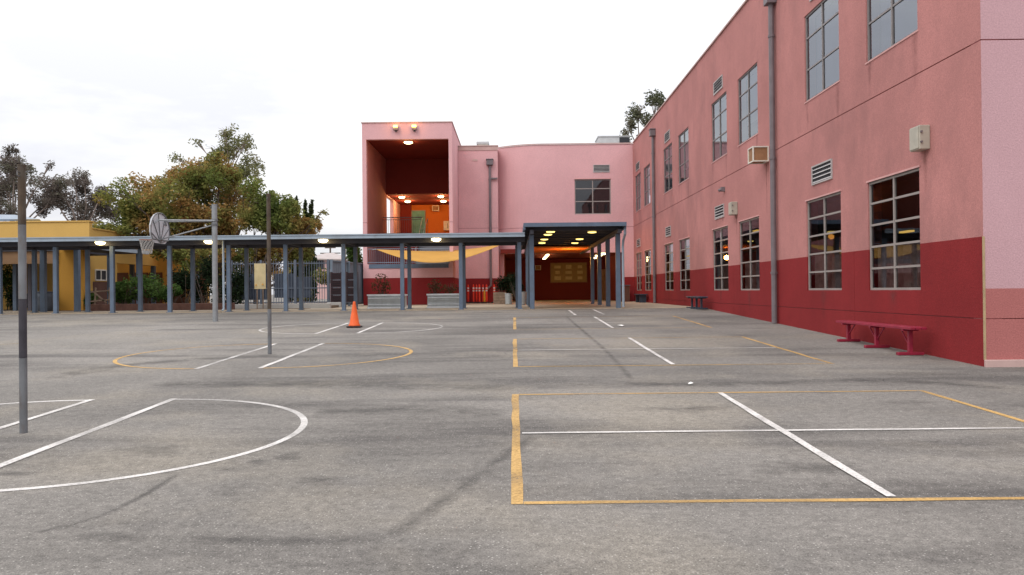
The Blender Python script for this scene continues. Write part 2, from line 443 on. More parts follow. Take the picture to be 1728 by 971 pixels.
def tether(cx, cy, r, arcmat, straight, wa=0.075):
    for sx in (-1, 1):
        w = MB(); x = cx+sx*0.52
        a0 = -PI/2 if sx > 0 else PI/2
        arc(w, x, cy, r, r, a0, a0+PI, wa)
        tag(w.build('tetherball_arc', arcmat), kind='structure')
        w = MB(); line(w, (x,cy-r-wa/2), (x,cy+r+wa/2), 0.085, LIFT+.003)
        tag(w.build('tetherball_lane_line', straight), kind='structure')
tether(-4.80, 8.03, 2.12, M['whiteline'], M['whiteline'], 0.07)
tether(-4.70, 15.5, 2.18, M['yellowline'], M['whiteline'], 0.07)
tether(-4.48, 22.4, 1.95, M['whiteline'], M['whiteline'], 0.06)
w = MB(); line(w, ground(30,553), ground(142,543), 0.07)
line(w, ground(185,565), ground(335,548), 0.06)
tag(w.build('faded_court_lines', M['whitefaint']), kind='structure')
w = MB(); line(w, ground(-60,586), ground(34,580), 0.07)
tag(w.build('faded_court_line_yellow', M['yellowfaint']), kind='structure')

def ribbon(name, pix, wd, mat, lift=0.0025):
    pts = [Vector(ground(*p)) for p in pix]
    # smooth
    for _ in range(3):
        q = [pts[0]]
        for a, b in zip(pts, pts[1:]): q += [a*0.75+b*0.25, a*0.25+b*0.75]
        pts = q+[pts[-1]]
    w = MB(); w.uv = []
    def V(p, t): w.uv.append((0,t)); return w.vert((p.x,p.y,gz(p.y)+lift))
    rows = []
    for k, p in enumerate(pts):
        d = (pts[min(k+1,len(pts)-1)]-pts[max(k-1,0)]).normalized(); n = Vector((-d.y,d.x))*wd/2
        e = min(1.0, k/4, (len(pts)-1-k)/4)
        rows.append((V(p+n,0), V(p,e), V(p-n,0)))
    for a, b in zip(rows, rows[1:]):
        for j in (0,1): w.f.append([a[j],a[j+1],b[j+1],b[j]][::-1]); w.m.append(0)
    return tag(w.build(name, mat), kind='structure')
ribbon('tyre_mark', [(120,905),(380,912),(640,914),(700,880),(790,815),(900,735)], 0.20, M['tar'])
ribbon('tyre_mark', [(60,900),(150,880),(230,845),(300,800)], 0.09, M['tar'], 0.003)
ribbon('asphalt_seam', [(955,534),(985,560),(1015,585),(1040,610),(1065,640)], 0.14, M['tar'])
ribbon('tyre_mark', [(250,650),(500,648),(700,655),(870,655)], 0.75, M['tar'], 0.0027)
ribbon('tyre_mark', [(530,695),(700,690),(850,700)], 0.8, M['tar'], 0.0022)
ribbon('tyre_mark', [(1050,648),(1250,650),(1480,640),(1700,655)], 0.5, M['tar'], 0.0022)
ribbon('tyre_mark', [(80,640),(180,620),(300,608),(470,600)], 0.7, M['tar'], 0.0031)
def crack(x0,y0,ang,length,seed):
    rr=random.Random(seed); p=Vector((x0,y0)); w=MB(); w.uv=[]; prev=None; n=int(length/.18)
    for k in range(n+1):
        d=Vector((math.cos(ang),math.sin(ang))); nn=Vector((-d.y,d.x))*rr.uniform(.003,.009)*min(1,k/3,(n-k)/3+.05)
        row=[]
        for q,t_ in ((p+nn,.2),(p,1),(p-nn,.2)): w.uv.append((0,t_)); row.append(w.vert((q.x,q.y,gz(q.y)+.0035)))
        if prev:
            for j in (0,1): w.f.append([prev[j],row[j],row[j+1],prev[j+1]]); w.m.append(0)
        prev=row; ang+=rr.uniform(-.45,.45)-.02*k/n; p=p+d*.18
    return tag(w.build('asphalt_crack',M['oil']),kind='structure')
for q in ((1.6,13.4,2.6,5.0,1),(-2.0,10.9,.2,4.5,2),(2.8,4.7,.15,3.0,3),(4.9,9.2,.9,3.6,5),(-3.4,12.6,-.3,5.5,6),(1.0,18.9,1.3,6,7),(-6.5,17,.1,4,8)): crack(*q)
def blot(name, px, py, rx, ry, mat, lift=0.003):
    c = ground(px,py); w = MB(); w.uv = []
    n = 22; w.uv.append((0,1)); i0 = w.vert((c[0],c[1],gz(c[1])+lift)); ring = []
    for k in range(n):
        r = random.uniform(.7,1.15); x = c[0]+rx*r*math.cos(2*PI*k/n); y = c[1]+ry*r*math.sin(2*PI*k/n)
        w.uv.append((0,0)); ring.append(w.vert((x,y,gz(y)+lift)))
    for k in range(n): w.f.append([i0,ring[k],ring[(k+1)%n]]); w.m.append(0)
    return tag(w.build(name, mat), kind='structure')
blot('oil_stain', 487,771,0.16,0.20,M['oil']); blot('oil_stain', 435,780,0.12,0.11,M['oil']); blot('oil_stain', 380,793,0.18,0.1,M['oil'])
blot('oil_stain', 540,810,0.30,0.16,M['tar']); blot('oil_stain', 378,834,0.2,0.13,M['tar']); blot('oil_stain', 20,800,0.3,0.12,M['tar'])
blot('oil_stain', 250,760,0.5,0.35,M['tar']); blot('oil_stain', 150,885,0.3,0.15,M['tar'])
blot('oil_stain', 1520,680,0.5,0.2,M['tar']); blot('oil_stain', 1360,790,0.6,0.3,M['tar']); blot('oil_stain', 1160,690,0.7,0.3,M['tar'])

# ------------------------------------------------------------------ windows, vents, spouts
def window(parent, axis, c0, c1, z0, z1, plane, cols, rows, frame_m, glass_m, bw=0.055, dep=0.09, inset=0.07, blind=None, curtain=False, name='window'):
    """axis 'y': wall plane x=plane, spans y c0..c1, outside towards -x ; axis 'x': wall plane y=plane, outside -y"""
    def box(w, a0, a1, b0, b1, d0, d1, mi=0):
        if axis == 'y': w.box(plane+d0, plane+d1, a0, a1, b0, b1, mi)
        else: w.box(a0, a1, plane+d0, plane+d1, b0, b1, mi)
    f = MB(); d0, d1 = inset, inset+dep
    box(f, c0, c0+bw, z0, z1, d0, d1); box(f, c1-bw, c1, z0, z1, d0, d1)
    box(f, c0+bw, c1-bw, z0, z0+bw, d0, d1); box(f, c0+bw, c1-bw, z1-bw, z1, d0, d1)
    for k in range(1, cols):
        c = c0+(c1-c0)*k/cols; box(f, c-bw/2, c+bw/2, z0+bw, z1-bw, d0, d1)
    for r in rows:
        z = z0+(z1-z0)*r
        edges = [c0+bw]+[c0+(c1-c0)*k/cols+s*bw/2 for k in range(1,cols) for s in (-1,1)]+[c1-bw]
        for e0, e1 in zip(edges[::2], edges[1::2]): box(f, e0, e1, z-bw*.45, z+bw*.45, d0+.008, d1-.008)
    fo = f.build(name, frame_m, parent)
    gl = MB(); gm = inset+dep*0.55
    if axis == 'y': gl.face([(plane+gm,c1-bw/2,z0+bw/2),(plane+gm,c0+bw/2,z0+bw/2),(plane+gm,c0+bw/2,z1-bw/2),(plane+gm,c1-bw/2,z1-bw/2)])
    else: gl.face([(c0+bw/2,plane+gm,z0+bw/2),(c1-bw/2,plane+gm,z0+bw/2),(c1-bw/2,plane+gm,z1-bw/2),(c0+bw/2,plane+gm,z1-bw/2)])
    gl.build('pane', glass_m, fo)
    if blind:
        b = MB(); box(b, c0+.02, c1-.02, z0+(z1-z0)*blind, z1-.02, .30, .31); b.build('blind', M['blind'], fo)
    if curtain:
        b = MB(); n = 26; top = z0+(z1-z0)*0.40; prev = None
        for k in range(n+1):
            c = c0-.1+(c1-c0+.2)*k/n; d = .17+.04*math.sin(k*2.1)+random.uniform(-.02,.02)
            P = [(plane+d,c,z) if axis=='y' else (c,plane+d,z) for z in (z0-.05, top)]
            if prev: b.face([prev[0],P[0],P[1],prev[1]])
            prev = P
        b.build('curtain', M['curtain'], fo)
    return fo

def vent(parent, axis, c0, c1, z0, z1, plane, n=4):
    f = MB()
    def box(a0,a1,b0,b1,d0,d1,mi=0):
        if axis=='y': f.box(plane+d0,plane+d1,a0,a1,b0,b1,mi)
        else: f.box(a0,a1,plane+d0,plane+d1,b0,b1,mi)
    bw=.035
    box(c0,c0+bw,z0,z1,-.03,.02); box(c1-bw,c1,z0,z1,-.03,.02); box(c0+bw,c1-bw,z0,z0+bw,-.03,.02); box(c0+bw,c1-bw,z1-bw,z1,-.03,.02)
    h=(z1-z0-2*bw)/n
    for k in range(n):
        z=z0+bw+h*k
        if axis=='y': f.face([(plane-.028,c1-bw,z+.01),(plane-.028,c0+bw,z+.01),(plane-.012,c0+bw,z+h*.42),(plane-.012,c1-bw,z+h*.42)])
        else: f.face([(c0+bw,plane-.028,z+.01),(c1-bw,plane-.028,z+.01),(c1-bw,plane-.012,z+h*.42),(c0+bw,plane-.012,z+h*.42)])
    o=f.build('vent',M['louvre'],parent)
    b=MB()
    if axis=='y': b.box(plane-.004,plane+.01,c0+bw,c1-bw,z0+bw,z1-bw)
    else: b.box(c0+bw,c1-bw,plane-.004,plane+.01,z0+bw,z1-bw)
    b.build('backing',M['dark'],o)
    return o

# ------------------------------------------------------------------ long classroom wing on the right
XW = 7.27; YN = 12.6; YF = 49.3; TOP = 10.45
Z1W, Z2W = 1.54, 3.74       # lower windows
Z3W, Z4W = 6.20, 8.33       # upper windows
BAND = 2.37
wing = thing('school_wing', (XW,YN,0), 'long two storey salmon classroom wing with dark red base band along the right', 'building')
wins = [(s+9.53*k, s+9.53*k+2.12) for k in range(4) for s in (14.55, 18.05)]
wins[-1] = (46.3, 48.35)
grooves_z = [(1.085,1.10), (5.41,5.43)]
gy = [17.38+9.53*k for k in range(4)]
A = uniq([e for wv in wins for e in wv]+[q for v in gy for q in (v-.006, v+.006)], YN, YF+.6)
B = uniq([Z1W,Z2W,Z3W,Z4W,BAND]+[e for gq in grooves_z for e in gq], 0.0, TOP)
def cell(a, b):
    for y0, y1 in wins:
        if y0 < a < y1 and (Z1W < b < Z2W or Z3W < b < Z4W): return None
    for z0, z1 in grooves_z:
        if z0 < b < z1: return (0.015, 2)
    if b < BAND:
        for v in gy:
            if abs(a-v) < .006: return (0.012, 2)
    return (0, 1 if b < BAND else 0)
sheet_wall('wall', A, B, cell, lambda a,b,d: (XW+d, a, b), 0.28, [M['salmon'], M['red'], M['joint']], wing)
A = [XW, 40]; Bz = uniq([1.56]+[e for gq in grooves_z for e in gq], 0.0, TOP)
sheet_wall('end_wall', A, Bz, lambda a,b: (0.015,2) if any(z0<b<z1 for z0,z1 in grooves_z) else ((0,1) if b<1.56 else (0,0)),
           lambda a,b,d: (a if a > XW+.01 else XW+.002, YN-.004+d, b), 0.28, [M['endpink'], M['dado'], M['joint']], wing)
w = MB(); w.box(XW-.012, 40, YN-.06, YN-.004, 0.2, 0.46); w.build('base_strip', M['coping'], wing, bevel=.01)
w = MB(); w.box(XW-.008, XW+.022, YN-.012, YN+.01, .46, BAND); w.build('corner_bead', M['bead'], wing)
w = MB(); w.box(XW+.30, 40, YN+.3, YF+.6, 10.0, 10.2); w.build('roof', M['rooftop'], wing)
w = MB(); w.box(XW-.05, XW+.34, YN-.05, YF-.3, TOP, TOP+.06); w.box(XW+.34, 40, YN-.05, YN+.34, TOP, TOP+.06); w.build('coping', M['coping'], wing)
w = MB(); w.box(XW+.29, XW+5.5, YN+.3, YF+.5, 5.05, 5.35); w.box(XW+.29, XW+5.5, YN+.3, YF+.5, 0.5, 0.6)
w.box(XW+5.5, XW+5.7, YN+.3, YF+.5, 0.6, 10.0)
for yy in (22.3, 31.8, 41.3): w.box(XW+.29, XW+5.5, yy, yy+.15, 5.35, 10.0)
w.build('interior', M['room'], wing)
for k, (y0, y1) in enumerate(wins):
    window(wing, 'y', y0, y1, Z1W, Z2W, XW, 2, (.2,.4,.6,.8), M['frame'], M['glass_low'], bw=.047, dep=.05, inset=.03, curtain=True)
    window(wing, 'y', y0, y1, Z3W, Z4W, XW, 2, (.37,.735), M['frame_dark'], M['glass'], bw=.042, dep=.05, inset=.03, blind=(0.02 if k < 2 else .30))
    sl = MB(); sl.box(XW-.018, XW+.06, y0-.04, y1+.04, Z2W, Z2W+.035); sl.build('window_trim', M['sill'], wing)
    sl = MB(); sl.box(XW-.015, XW+.06, y0-.03, y1+.03, Z3W-.03, Z3W); sl.build('sill', M['sill'], wing)
    if k % 2:
        c = (y0+y1)/2
        vent(wing, 'y', c-.62, c+.62, 4.08, 4.54, XW); vent(wing, 'y', c-.62, c+.62, 8.55, 9.0, XW)
def spout(parent, x, y, ztop, zbot, axis='y', head=True, kick=False):
    r = .075; s = MB(); 
    cx, cy = (x-.11, y) if axis=='y' else (x, y-.11)
    pts=[(cx,cy,ztop-.3),(cx,cy,zbot+.25)]
    if kick: pts=[(cx,cy,ztop-.3),(cx,cy,zbot+1.05),(cx-.32,cy-.05,zbot+.72),(cx-.32,cy-.05,zbot+.15)]
    else: pts += [(cx,cy,zbot+.02)]
    s.tube(pts,r,10)
    for z in (ztop-1.2,(ztop+zbot)/2,zbot+1.4): s.tube([(cx,cy,z-.03),(cx,cy,z+.03)],r+.018,10)
    o=s.build('downspout',M['pipe'],parent,smooth=False)
    h=MB()
    if axis=='y': h.box(x-.27,x-.005,y-.17,y+.17,ztop-.32,ztop); h.box(x-.30,x-.005,y-.2,y+.2,ztop,ztop+.05)
    else: h.box(x-.2,x+.2,y-.27,y-.005,ztop-.32,ztop); h.box(x-.23,x+.23,y-.3,y-.005,ztop,ztop+.05)
    h.build('leader_head',M['pipe'],o,bevel=.015)
    return o
spout(wing, XW, 22.4, 9.75, gz(22.4))
spout(wing, XW, 41.5, 9.75, SZ)
w = MB(); w.box(XW-.12,XW-.002,27.9,28.05,4.95,5.1); w.tube([(XW-.12,27.98,5.02),(XW-.2,27.98,4.97)],.05); w.build('hose_bracket', M['pipe'], wing)
def streak(y,z0,z1,wd,mat):
    w=MB(); w.uv=[]; rows=[]
    for k in range(9):
        z=z0+(z1-z0)*k/8; h=wd/2*(1-.5*k/8); row=[]
        for dy,t_ in ((-h,0),(0,(1-k/8)**.7*(1 if k else .6)),(h,0)): w.uv.append((0,t_)); row.append(w.vert((XW-.003,y+dy+.01*math.sin(k),z)))
        rows.append(row)
    for a,b in zip(rows,rows[1:]):
        for j in (0,1): w.f.append([a[j],a[j+1],b[j+1],b[j]]); w.m.append(0)
    w.build('rust_stain',mat,wing)
streak(23.3,5.18,3.6,.16,M['rust']); streak(23.12,5.18,4.3,.10,M['rust']); streak(14.32,3.98,3.2,.22,M['rust']); streak(26.5,3.98,3.3,.2,M['rust'])
for k,(y0,y1) in enumerate(wins):
    if k<6:
        streak(y0+.1,Z3W-.04,Z3W-1.1,.3,M['grime']); streak(y1-.15,Z3W-.04,Z3W-.8,.25,M['grime']); streak((y0+y1)/2,Z1W-.02,Z1W-.7,.5,M['grime'])
        if k%2: streak((y0+y1)/2-.4,4.06,3.85,.3,M['grime'])
# rooms' ceiling lamps
for y, z in ((18.6,2.86),(30.3,3.75),(36.4,3.25),(42.2,3.3),(26.0,3.9),(48.0,3.3),(24.6,3.0)):
    w = MB(); w.box(9.05, 9.17, y, y+.5, z, z+.04); w.build('indoor_lamp', M['lamp_i'], wing)

def panel_box(name, x0, x1, y0, y1, z0, z1, label, cat):
    t = thing(name, ((x0+x1)/2,(y0+y1)/2,z0), label, cat)
    w = MB(); w.box(x0,x1,y0,y1,z0,z1); w.build('case', M['boxgrey'], t, bevel=.012)
    w = MB(); w.box(x0-.015,x0,y0+.02,y1-.02,z0+.02,z1-.02); w.build('cover', M['boxgrey'], t, bevel=.006)
    for z in (z0+(z1-z0)*.3, z0+(z1-z0)*.72):
        w = MB(); w.tube([(x0+.03,y0-.03,z),(x0+.03,y0,z)],.02,8); w.build('latch', M['pipe'], t)
    return t
panel_box('electrical_box', XW-.19, XW-.002, 14.15, 14.5, 4.0, 4.42, 'grey metal electrical box high on salmon wall, nearest the corner', 'electrical box')
panel_box('electrical_box', XW-.2, XW-.002, 26.35, 26.7, 4.0, 4.42, 'small grey metal box beside a louvre vent on the salmon wall', 'electrical box')
def speaker_box(c, sx, sy, sz, label):
    x,y,z=c; t=thing('speaker_box',(x,y,z),label,'wall fixture')
    w=MB(); w.box(x-sx/2+.03,x+sx/2-.03,y-sy/2+.03,y+sy/2-.03,z+.03,z+sz-.03); w.build('panel',M['ochre'],t)
    w=MB(); e=.035
    X=(x-sx/2,x+sx/2); Y=(y-sy/2,y+sy/2); Z=(z,z+sz)
    for a in (0,1):
        for b in (0,1):
            xx=X[a]+(e if a==0 else -e)/2; yy=Y[b]+(e if b==0 else -e)/2
            w.box(xx-e/2,xx+e/2,yy-e/2,yy+e/2,Z[0],Z[1])
            zz=Z[b]+(e if b==0 else -e)/2
            w.box(xx-e/2+.001,xx+e/2-.001,Y[0]+e,Y[1]-e,zz-e/2+.001,zz+e/2-.001)
            yy2=Y[a]+(e if a==0 else -e)/2
            w.box(X[0]+e,X[1]-e,yy2-e/2+.001,yy2+e/2-.001,zz-e/2+.001,zz+e/2-.001)
    w.build('edge_frame',M['white'],t)
    return t
speaker_box((XW-.235,23.3,5.2), .46,.5,.44, 'white edged brown box fixture on salmon wall beside the tall downspout')

# ------------------------------------------------------------------ entrance block at the back
YB = 49.3
block = thing('entrance_block', (2.5,YB,ZS), 'pink two storey rear block with curved wall, square window and deep entrance recess', 'building')
# plan of the curved right-hand wall
plan = []
for k in range(13):
    t = k/12; x = -0.94+t*2.9
    plan.append((x, YB+1.1*(1-t)**2.2))
plan.append((4.0,YB)); plan.append((XW+.0,YB))
def plan_y(x):
    for (xa,ya),(xb,yb) in zip(plan,plan[1:]):
        if xa <= x <= xb+1e-6: return ya+(yb-ya)*(x-xa)/(xb-xa)
    return YB
OX0, OX1, OZ = -0.62, 6.68, 3.87
WX0, WX1 = 3.72, 5.92
A = uniq([p[0] for p in plan]+[OX0,OX1,WX0,WX1], -0.94, XW)
B = uniq([BAND,OZ,5.41,5.43,Z3W,Z4W], 0.5, TOP)
def cellb(a,b):
    if OX0<a<OX1 and b<OZ: return None
    if WX0<a<WX1 and Z3W<b<Z4W: return None
    if 5.41<b<5.43: return (.012,2)
    return (0, 1 if b<BAND else 0)
sheet_wall('curved_wall', A, B, cellb, lambda a,b,d:(a,plan_y(a)+d,b), .3, [M['pink'],M['red'],M['joint']], block)
w = MB()
for (xa,ya),(xb,yb) in zip(plan,plan[1:]):
    w.face([(xa,ya-.05,TOP+.07),(xb,yb-.05,TOP+.07),(xb,yb+.35,TOP+.07),(xa,ya+.35,TOP+.07)])
    w.face([(xa,ya-.05,TOP),(xb,yb-.05,TOP),(xb,yb-.05,TOP+.07),(xa,ya-.05,TOP+.07)])
w.build('coping', M['coping'], block)
A=[-3.34,-0.94]; B=uniq([BAND,5.41,5.43],0.5,TOP-.05)
sheet_wall('wall', A, B, lambda a,b:(.012,2) if 5.41<b<5.43 else (0,1 if b<BAND else 0), lambda a,b,d:(a,YB+d,b), .3, [M['pink'],M['red'],M['joint']], block)
w=MB(); w.box(-3.34,-.90,YB-.06,YB+.34,TOP-.05,TOP+.0); w.box(-3.34,-.92,YB-.03,YB-.002,TOP-.30,TOP-.052); w.build('parapet_band', M['coping'], block)
w=MB(); w.box(-1.2,-.941,YB+.31,YB+1.6,0.5,TOP-.1); w.build('return_wall', M['pink'], block)
w=MB(); w.box(-3.3,XW+.3,YB+1.8,64,10.0,10.2); w.build('roof', M['rooftop'], block)
# recess
w=MB()
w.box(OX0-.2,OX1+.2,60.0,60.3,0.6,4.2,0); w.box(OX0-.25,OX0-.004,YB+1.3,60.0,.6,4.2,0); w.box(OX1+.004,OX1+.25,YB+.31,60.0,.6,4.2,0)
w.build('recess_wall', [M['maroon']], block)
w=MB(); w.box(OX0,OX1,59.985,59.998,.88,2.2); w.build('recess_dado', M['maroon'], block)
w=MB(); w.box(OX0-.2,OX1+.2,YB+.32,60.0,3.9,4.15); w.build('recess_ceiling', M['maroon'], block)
w=MB(); w.box(6.0,6.66,59.0,59.06,SZ,3.1); w.build('door', M['ochre'], block)
for k,(x0,x1) in enumerate([(-.5,.6)]):
    w=MB(); w.box(x0,x1,59.94,59.98,SZ,3.0); w.build('door', M['brown'], block)
window(block,'x',WX0,WX1,Z3W,Z4W,YB,2,(.37,.735),M['frame'],M['glass_mid'],bw=.06)
w=MB(); w.box(WX0-.4,WX1+.4,YB+1.2,YB+1.3,5.5,9.5); w.build('interior',M['room'],block)
w=MB(); w.box(WX0-.02,WX1+.02,YB-.02,YB+.05,Z4W,Z4W+.04); w.build('window_trim',M['sill'],block)
vent(block,'x',4.86,5.86,8.73,9.2,YB,5)
spout(block,-1.42,YB,9.55,SZ,'x',kick=True)
w=MB(); w.beam((-1.35,YB-.1,8.42),(-.95,YB-.1,8.42),.09,.09); w.build('overflow_pipe',M['pipe'],block)
w=MB(); w.box(-2.47,-2.17,YB-.02,YB-.002,9.5,9.62); w.build('scupper',M['coping'],block)
# rooftop equipment
def rooftop(name, x0,x1,y0,y1,z0,z1,label):
    t=thing(name,((x0+x1)/2,(y0+y1)/2,z0),label,'rooftop unit')
    w=MB(); w.box(x0,x1,y0,y1,z0,z1); w.build('cabinet',M['rooftop'],t,bevel=.02)
    w=MB(); w.box(x0+(x1-x0)*.68,x1+.01,y0-.02,y0,z0+.05,z1-.05); w.build('grille',M['dark'],t)
    w=MB(); w.box(x0-.05,x1+.05,y0-.05,y1+.05,z1,z1+.06); w.build('lid',M['rooftop'],t)
    return t
p=at(1010,232,55); q=at(1062,243,55)
rooftop('air_conditioner',p.x,q.x,55,57,10.2,at(1035,231,55).z,'grey air conditioning unit on the roof above the square window')
p=at(804,240,55); q=at(825,240,55)
t=thing('roof_vent',((p.x+q.x)/2,55,10.2),'small flat capped vent on the roof next to the tall tower','roof vent')
w=MB(); w.box(p.x+.1,q.x-.1,55,55.8,10.2,at(815,243,55).z); w.build('duct',M['white'],t)
w=MB(); w.box(p.x,q.x,54.9,55.9,at(815,243,55).z,at(815,239.5,55).z); w.build('cap',M['rooftop'],t)

# ------------------------------------------------------------------ stair tower
TX0,TX1,TY,TT = -8.30,-3.35,44.6,10.9
HX0,HX1,HZ0,HZ1 = -8.08,-3.54,3.13,10.0
tower = thing('stair_tower',((TX0+TX1)/2,TY,ZS),'tall pink stair tower with a two storey open front and orange interior','building')
A=uniq([HX0,HX1],TX0,TX1); B=uniq([BAND,HZ0,HZ1,5.41,5.43],.5,TT)
sheet_wall('wall',A,B,lambda a,b: None if (HX0<a<HX1 and HZ0<b<HZ1) else ((.012,2) if 5.41<b<5.43 else (0,1 if b<BAND else 0)),lambda a,b,d:(a,TY+d,b),.3,[M['pink'],M['red'],M['joint']],tower)
A=uniq([51.7,54.5],TY+.3,58.2); B=uniq([5.15,7.75,BAND,HZ0],.5,TT)
sheet_wall('side_wall',A,B,lambda a,b: None if (51.7<a<54.5 and 5.15<b<7.75) else (0,1 if b<BAND else 0),lambda a,b,d:(TX0+d,a,b),.22,[M['pink'],M['red']],tower)
A=[TY+.3,58.2]; B=uniq([BAND],.5,TT)
sheet_wall('side_wall',A,B,lambda a,b:(0,1 if b<BAND else 0),lambda a,b,d:(TX1-d,a,b),.19,[M['pink'],M['red']],tower)
w=MB(); w.box(TX0-.04,TX1+.04,TY-.04,TY+.34,TT,TT+.05); w.box(TX0-.04,TX0+.25,TY+.34,58.2,TT,TT+.05); w.box(TX1-.25,TX1+.04,TY+.34,58.2,TT,TT+.05); w.build('coping',M['coping'],tower)
w=MB(); w.box(HX0+.001,HX0+.006,TY+.302,51.6,3.13,9.99); w.build('inner_shade_sheet',M['innershade'],tower)  # added sheet over the pink wall, interior shade in its colour
w=MB(); w.box(HX1-.006,HX1-.001,TY+.302,57.9,3.13,9.99); w.build('inner_shade_sheet',M['innershade'],tower)  # same added shade-coloured sheet on the right
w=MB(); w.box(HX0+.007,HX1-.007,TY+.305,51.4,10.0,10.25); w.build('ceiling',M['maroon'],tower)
w=MB(); w.box(HX0+.005,HX1-.005,51.4,51.6,7.8,10.0); w.build('upper_wall',M['maroon'],tower)
w=MB(); w.box(HX0+.005,HX1-.005,51.6,58.0,7.8,8.0); w.build('corridor_ceiling',M['maroon'],tower)
w=MB(); w.box(HX0+.005,HX1-.005,58.0,58.2,.6,7.8); w.build('back_wall',M['orange'],tower)
w=MB(); w.box(HX0+.006,-7.3,57.7,57.99,5.1,7.8); w.build('pilaster',M['maroon'],tower)
w=MB(); w.box(HX0+.005,HX1-.005,49.9,58.0,4.9,5.1); w.build('landing',M['slab'],tower)
w=MB(); w.box(HX0+.005,HX1-.005,TY+.305,46.3,2.95,3.12); w.build('half_landing',M['slab'],tower)
w=MB(); w.box(TX0+.32,HX1-.06,TY-.03,TY-.002,2.90,3.13); w.build('edge_beam',M['blue'],tower)
st=MB()
for k in range(12):
    st.box(-5.62,HX1-.006,46.3+.3*k,46.3+.3*(k+1)+.03,3.12+.1667*k-.05,3.12+.1667*(k+1)-.012*(k==11))
so=st.build('stairs',M['tread'],tower)
lw=MB(); lw.box(HX0+.006,-5.64,47.6,47.8,.9,4.9); lw.build('stair_wall',M['maroon'],tower)
def railing(parent,x0,x1,y,z0,h,mat,step=.11):
    w=MB(); w.beam((x0,y,z0+h),(x1,y,z0+h),.05,.05); w.beam((x0,y,z0+.1),(x1,y,z0+.1),.035,.035)
    w.beam((x0,y,z0+h-.13),(x1,y,z0+h-.13),.035,.035)
    ro=w.build('railing',mat,parent)
    b=MB(); n=int((x1-x0)/step)
    for k in range(n+1):
        x=x0+(x1-x0)*k/n; b.box(x-.008,x+.008,y-.008,y+.008,z0,z0+h-.15)
    b.build('balusters',mat,ro)
    return ro
railing(tower,HX0+.02,HX1-.02,TY+.12,3.13,.98,M['railblue'])
railing(tower,HX0+.02,-5.62,50.0,5.1,1.08,M['rail'])
w=MB(); w.tube([(-5.6,50,6.15),(-5.6,49.7,6.12),(-5.6,46.5,4.15),(-5.6,46.3,4.1),(-5.6,46.3,3.13)],.018,8)
w.tube([(-5.3,50.0,5.1),(-5.3,50.0,6.1),(-5.45,47.5,4.6)],.018,8); w.build('handrail',M['galv'],tower,smooth=True)
d=MB(); d.box(-7.24,-6.35,57.93,57.99,5.1,7.36); do=d.build('door',M['teal'],tower)
d=MB(); d.box(-7.30,-7.24,57.9,57.995,5.1,7.42); d.box(-6.35,-6.29,57.9,57.995,5.1,7.42); d.box(-7.24,-6.35,57.9,57.995,7.36,7.42); d.build('door_frame',M['frame'],do)
d=MB(); d.tube([(-6.45,57.93,6.1),(-6.45,57.88,6.1),(-6.57,57.88,6.1)],.015); d.build('handle',M['galv'],do)
speaker_box((-5.54,57.75,7.32),.46,.46,.38,'white edged brown box on the orange wall inside the tower')
t=thing('wall_cabinet',(-4.75,57.9,5.9),'pale wall cabinet on orange wall at right inside the tower','cabinet')
w=MB(); w.box(-5.0,-4.5,57.78,57.99,5.95,6.62); w.build('case',M['white'],t,bevel=.01)
w=MB(); w.box(-4.72,-4.69,57.765,57.78,6.1,6.45); w.build('slot',M['dark'],t)
speaker_box((1.75,59.7,3.1),.42,.4,.34,'white edged brown box on the back wall inside the entrance recess')

# ------------------------------------------------------------------ lamps
def point(parent,loc,e,col=(1.0,.55,.2),r=.12):
    l=bpy.data.lights.new('lamp_light','POINT'); l.energy=e; l.color=col; l.shadow_soft_size=r
    o=bpy.data.objects.new('bulb',l); COL.objects.link(o); o.parent=parent; o.location=Vector(loc)-wloc(parent); return o
def dome_lamp(p,label,group,r=.2,e=0,mat='lamp_w',cat='ceiling light'):
    t=thing('ceiling_lamp',p,label,cat,group)
    w=MB(); w.lathe([(r*1.08,0),(r*1.08,-.03),(r,-.035)],20,p); w.build('housing',M['louvre'],t)
    w=MB(); w.lathe([(r*.97,-.036),(r*.9,-.08),(r*.6,-.115),(r*.2,-.13)],20,p); w.build('lens',M[mat],t,smooth=True)
    if e: point(t,(p[0],p[1],p[2]-.26),e)
    return t
labs=['round lamp under corridor ceiling of the tower, front left','round lamp under corridor ceiling of the tower, rear left','round lamp under corridor ceiling of the tower, front right','round lamp under corridor ceiling of the tower, rear right']
for (x,y),lb in zip([(-7.25,52.7),(-7.2,55.2),(-4.7,52.5),(-4.78,55.3)],labs):
    dome_lamp((x,y,7.8),lb,'tower corridor lamps',.21,62)
dome_lamp((-5.85,45.35,10.0),'round lamp alone under the high tower ceiling near its front edge','tower lamps',.25,22)
for x,lb in ((-6.42,'left floodlight of the pair above the tower opening'),(-5.40,'right floodlight of the pair above the tower opening')):
    t=thing('floodlight',(x,TY,10.55),lb,'floodlight','floodlights on the tower')
    w=MB(); w.box(x-.13,x+.13,TY-.24,TY-.07,10.46,10.72); w.build('housing',M['pipe'],t,bevel=.02)
    w=MB(); w.box(x-.05,x+.05,TY-.09,TY-.002,10.40,10.60); w.build('bracket',M['pipe'],t)
    w=MB(); w.box(x-.12,x+.12,TY-.25,TY-.241,10.61,10.72); w.build('lens',M['lamp_f'],t)
    point(t,(x,TY-.40,10.72),7,(1,.45,.08),.06)
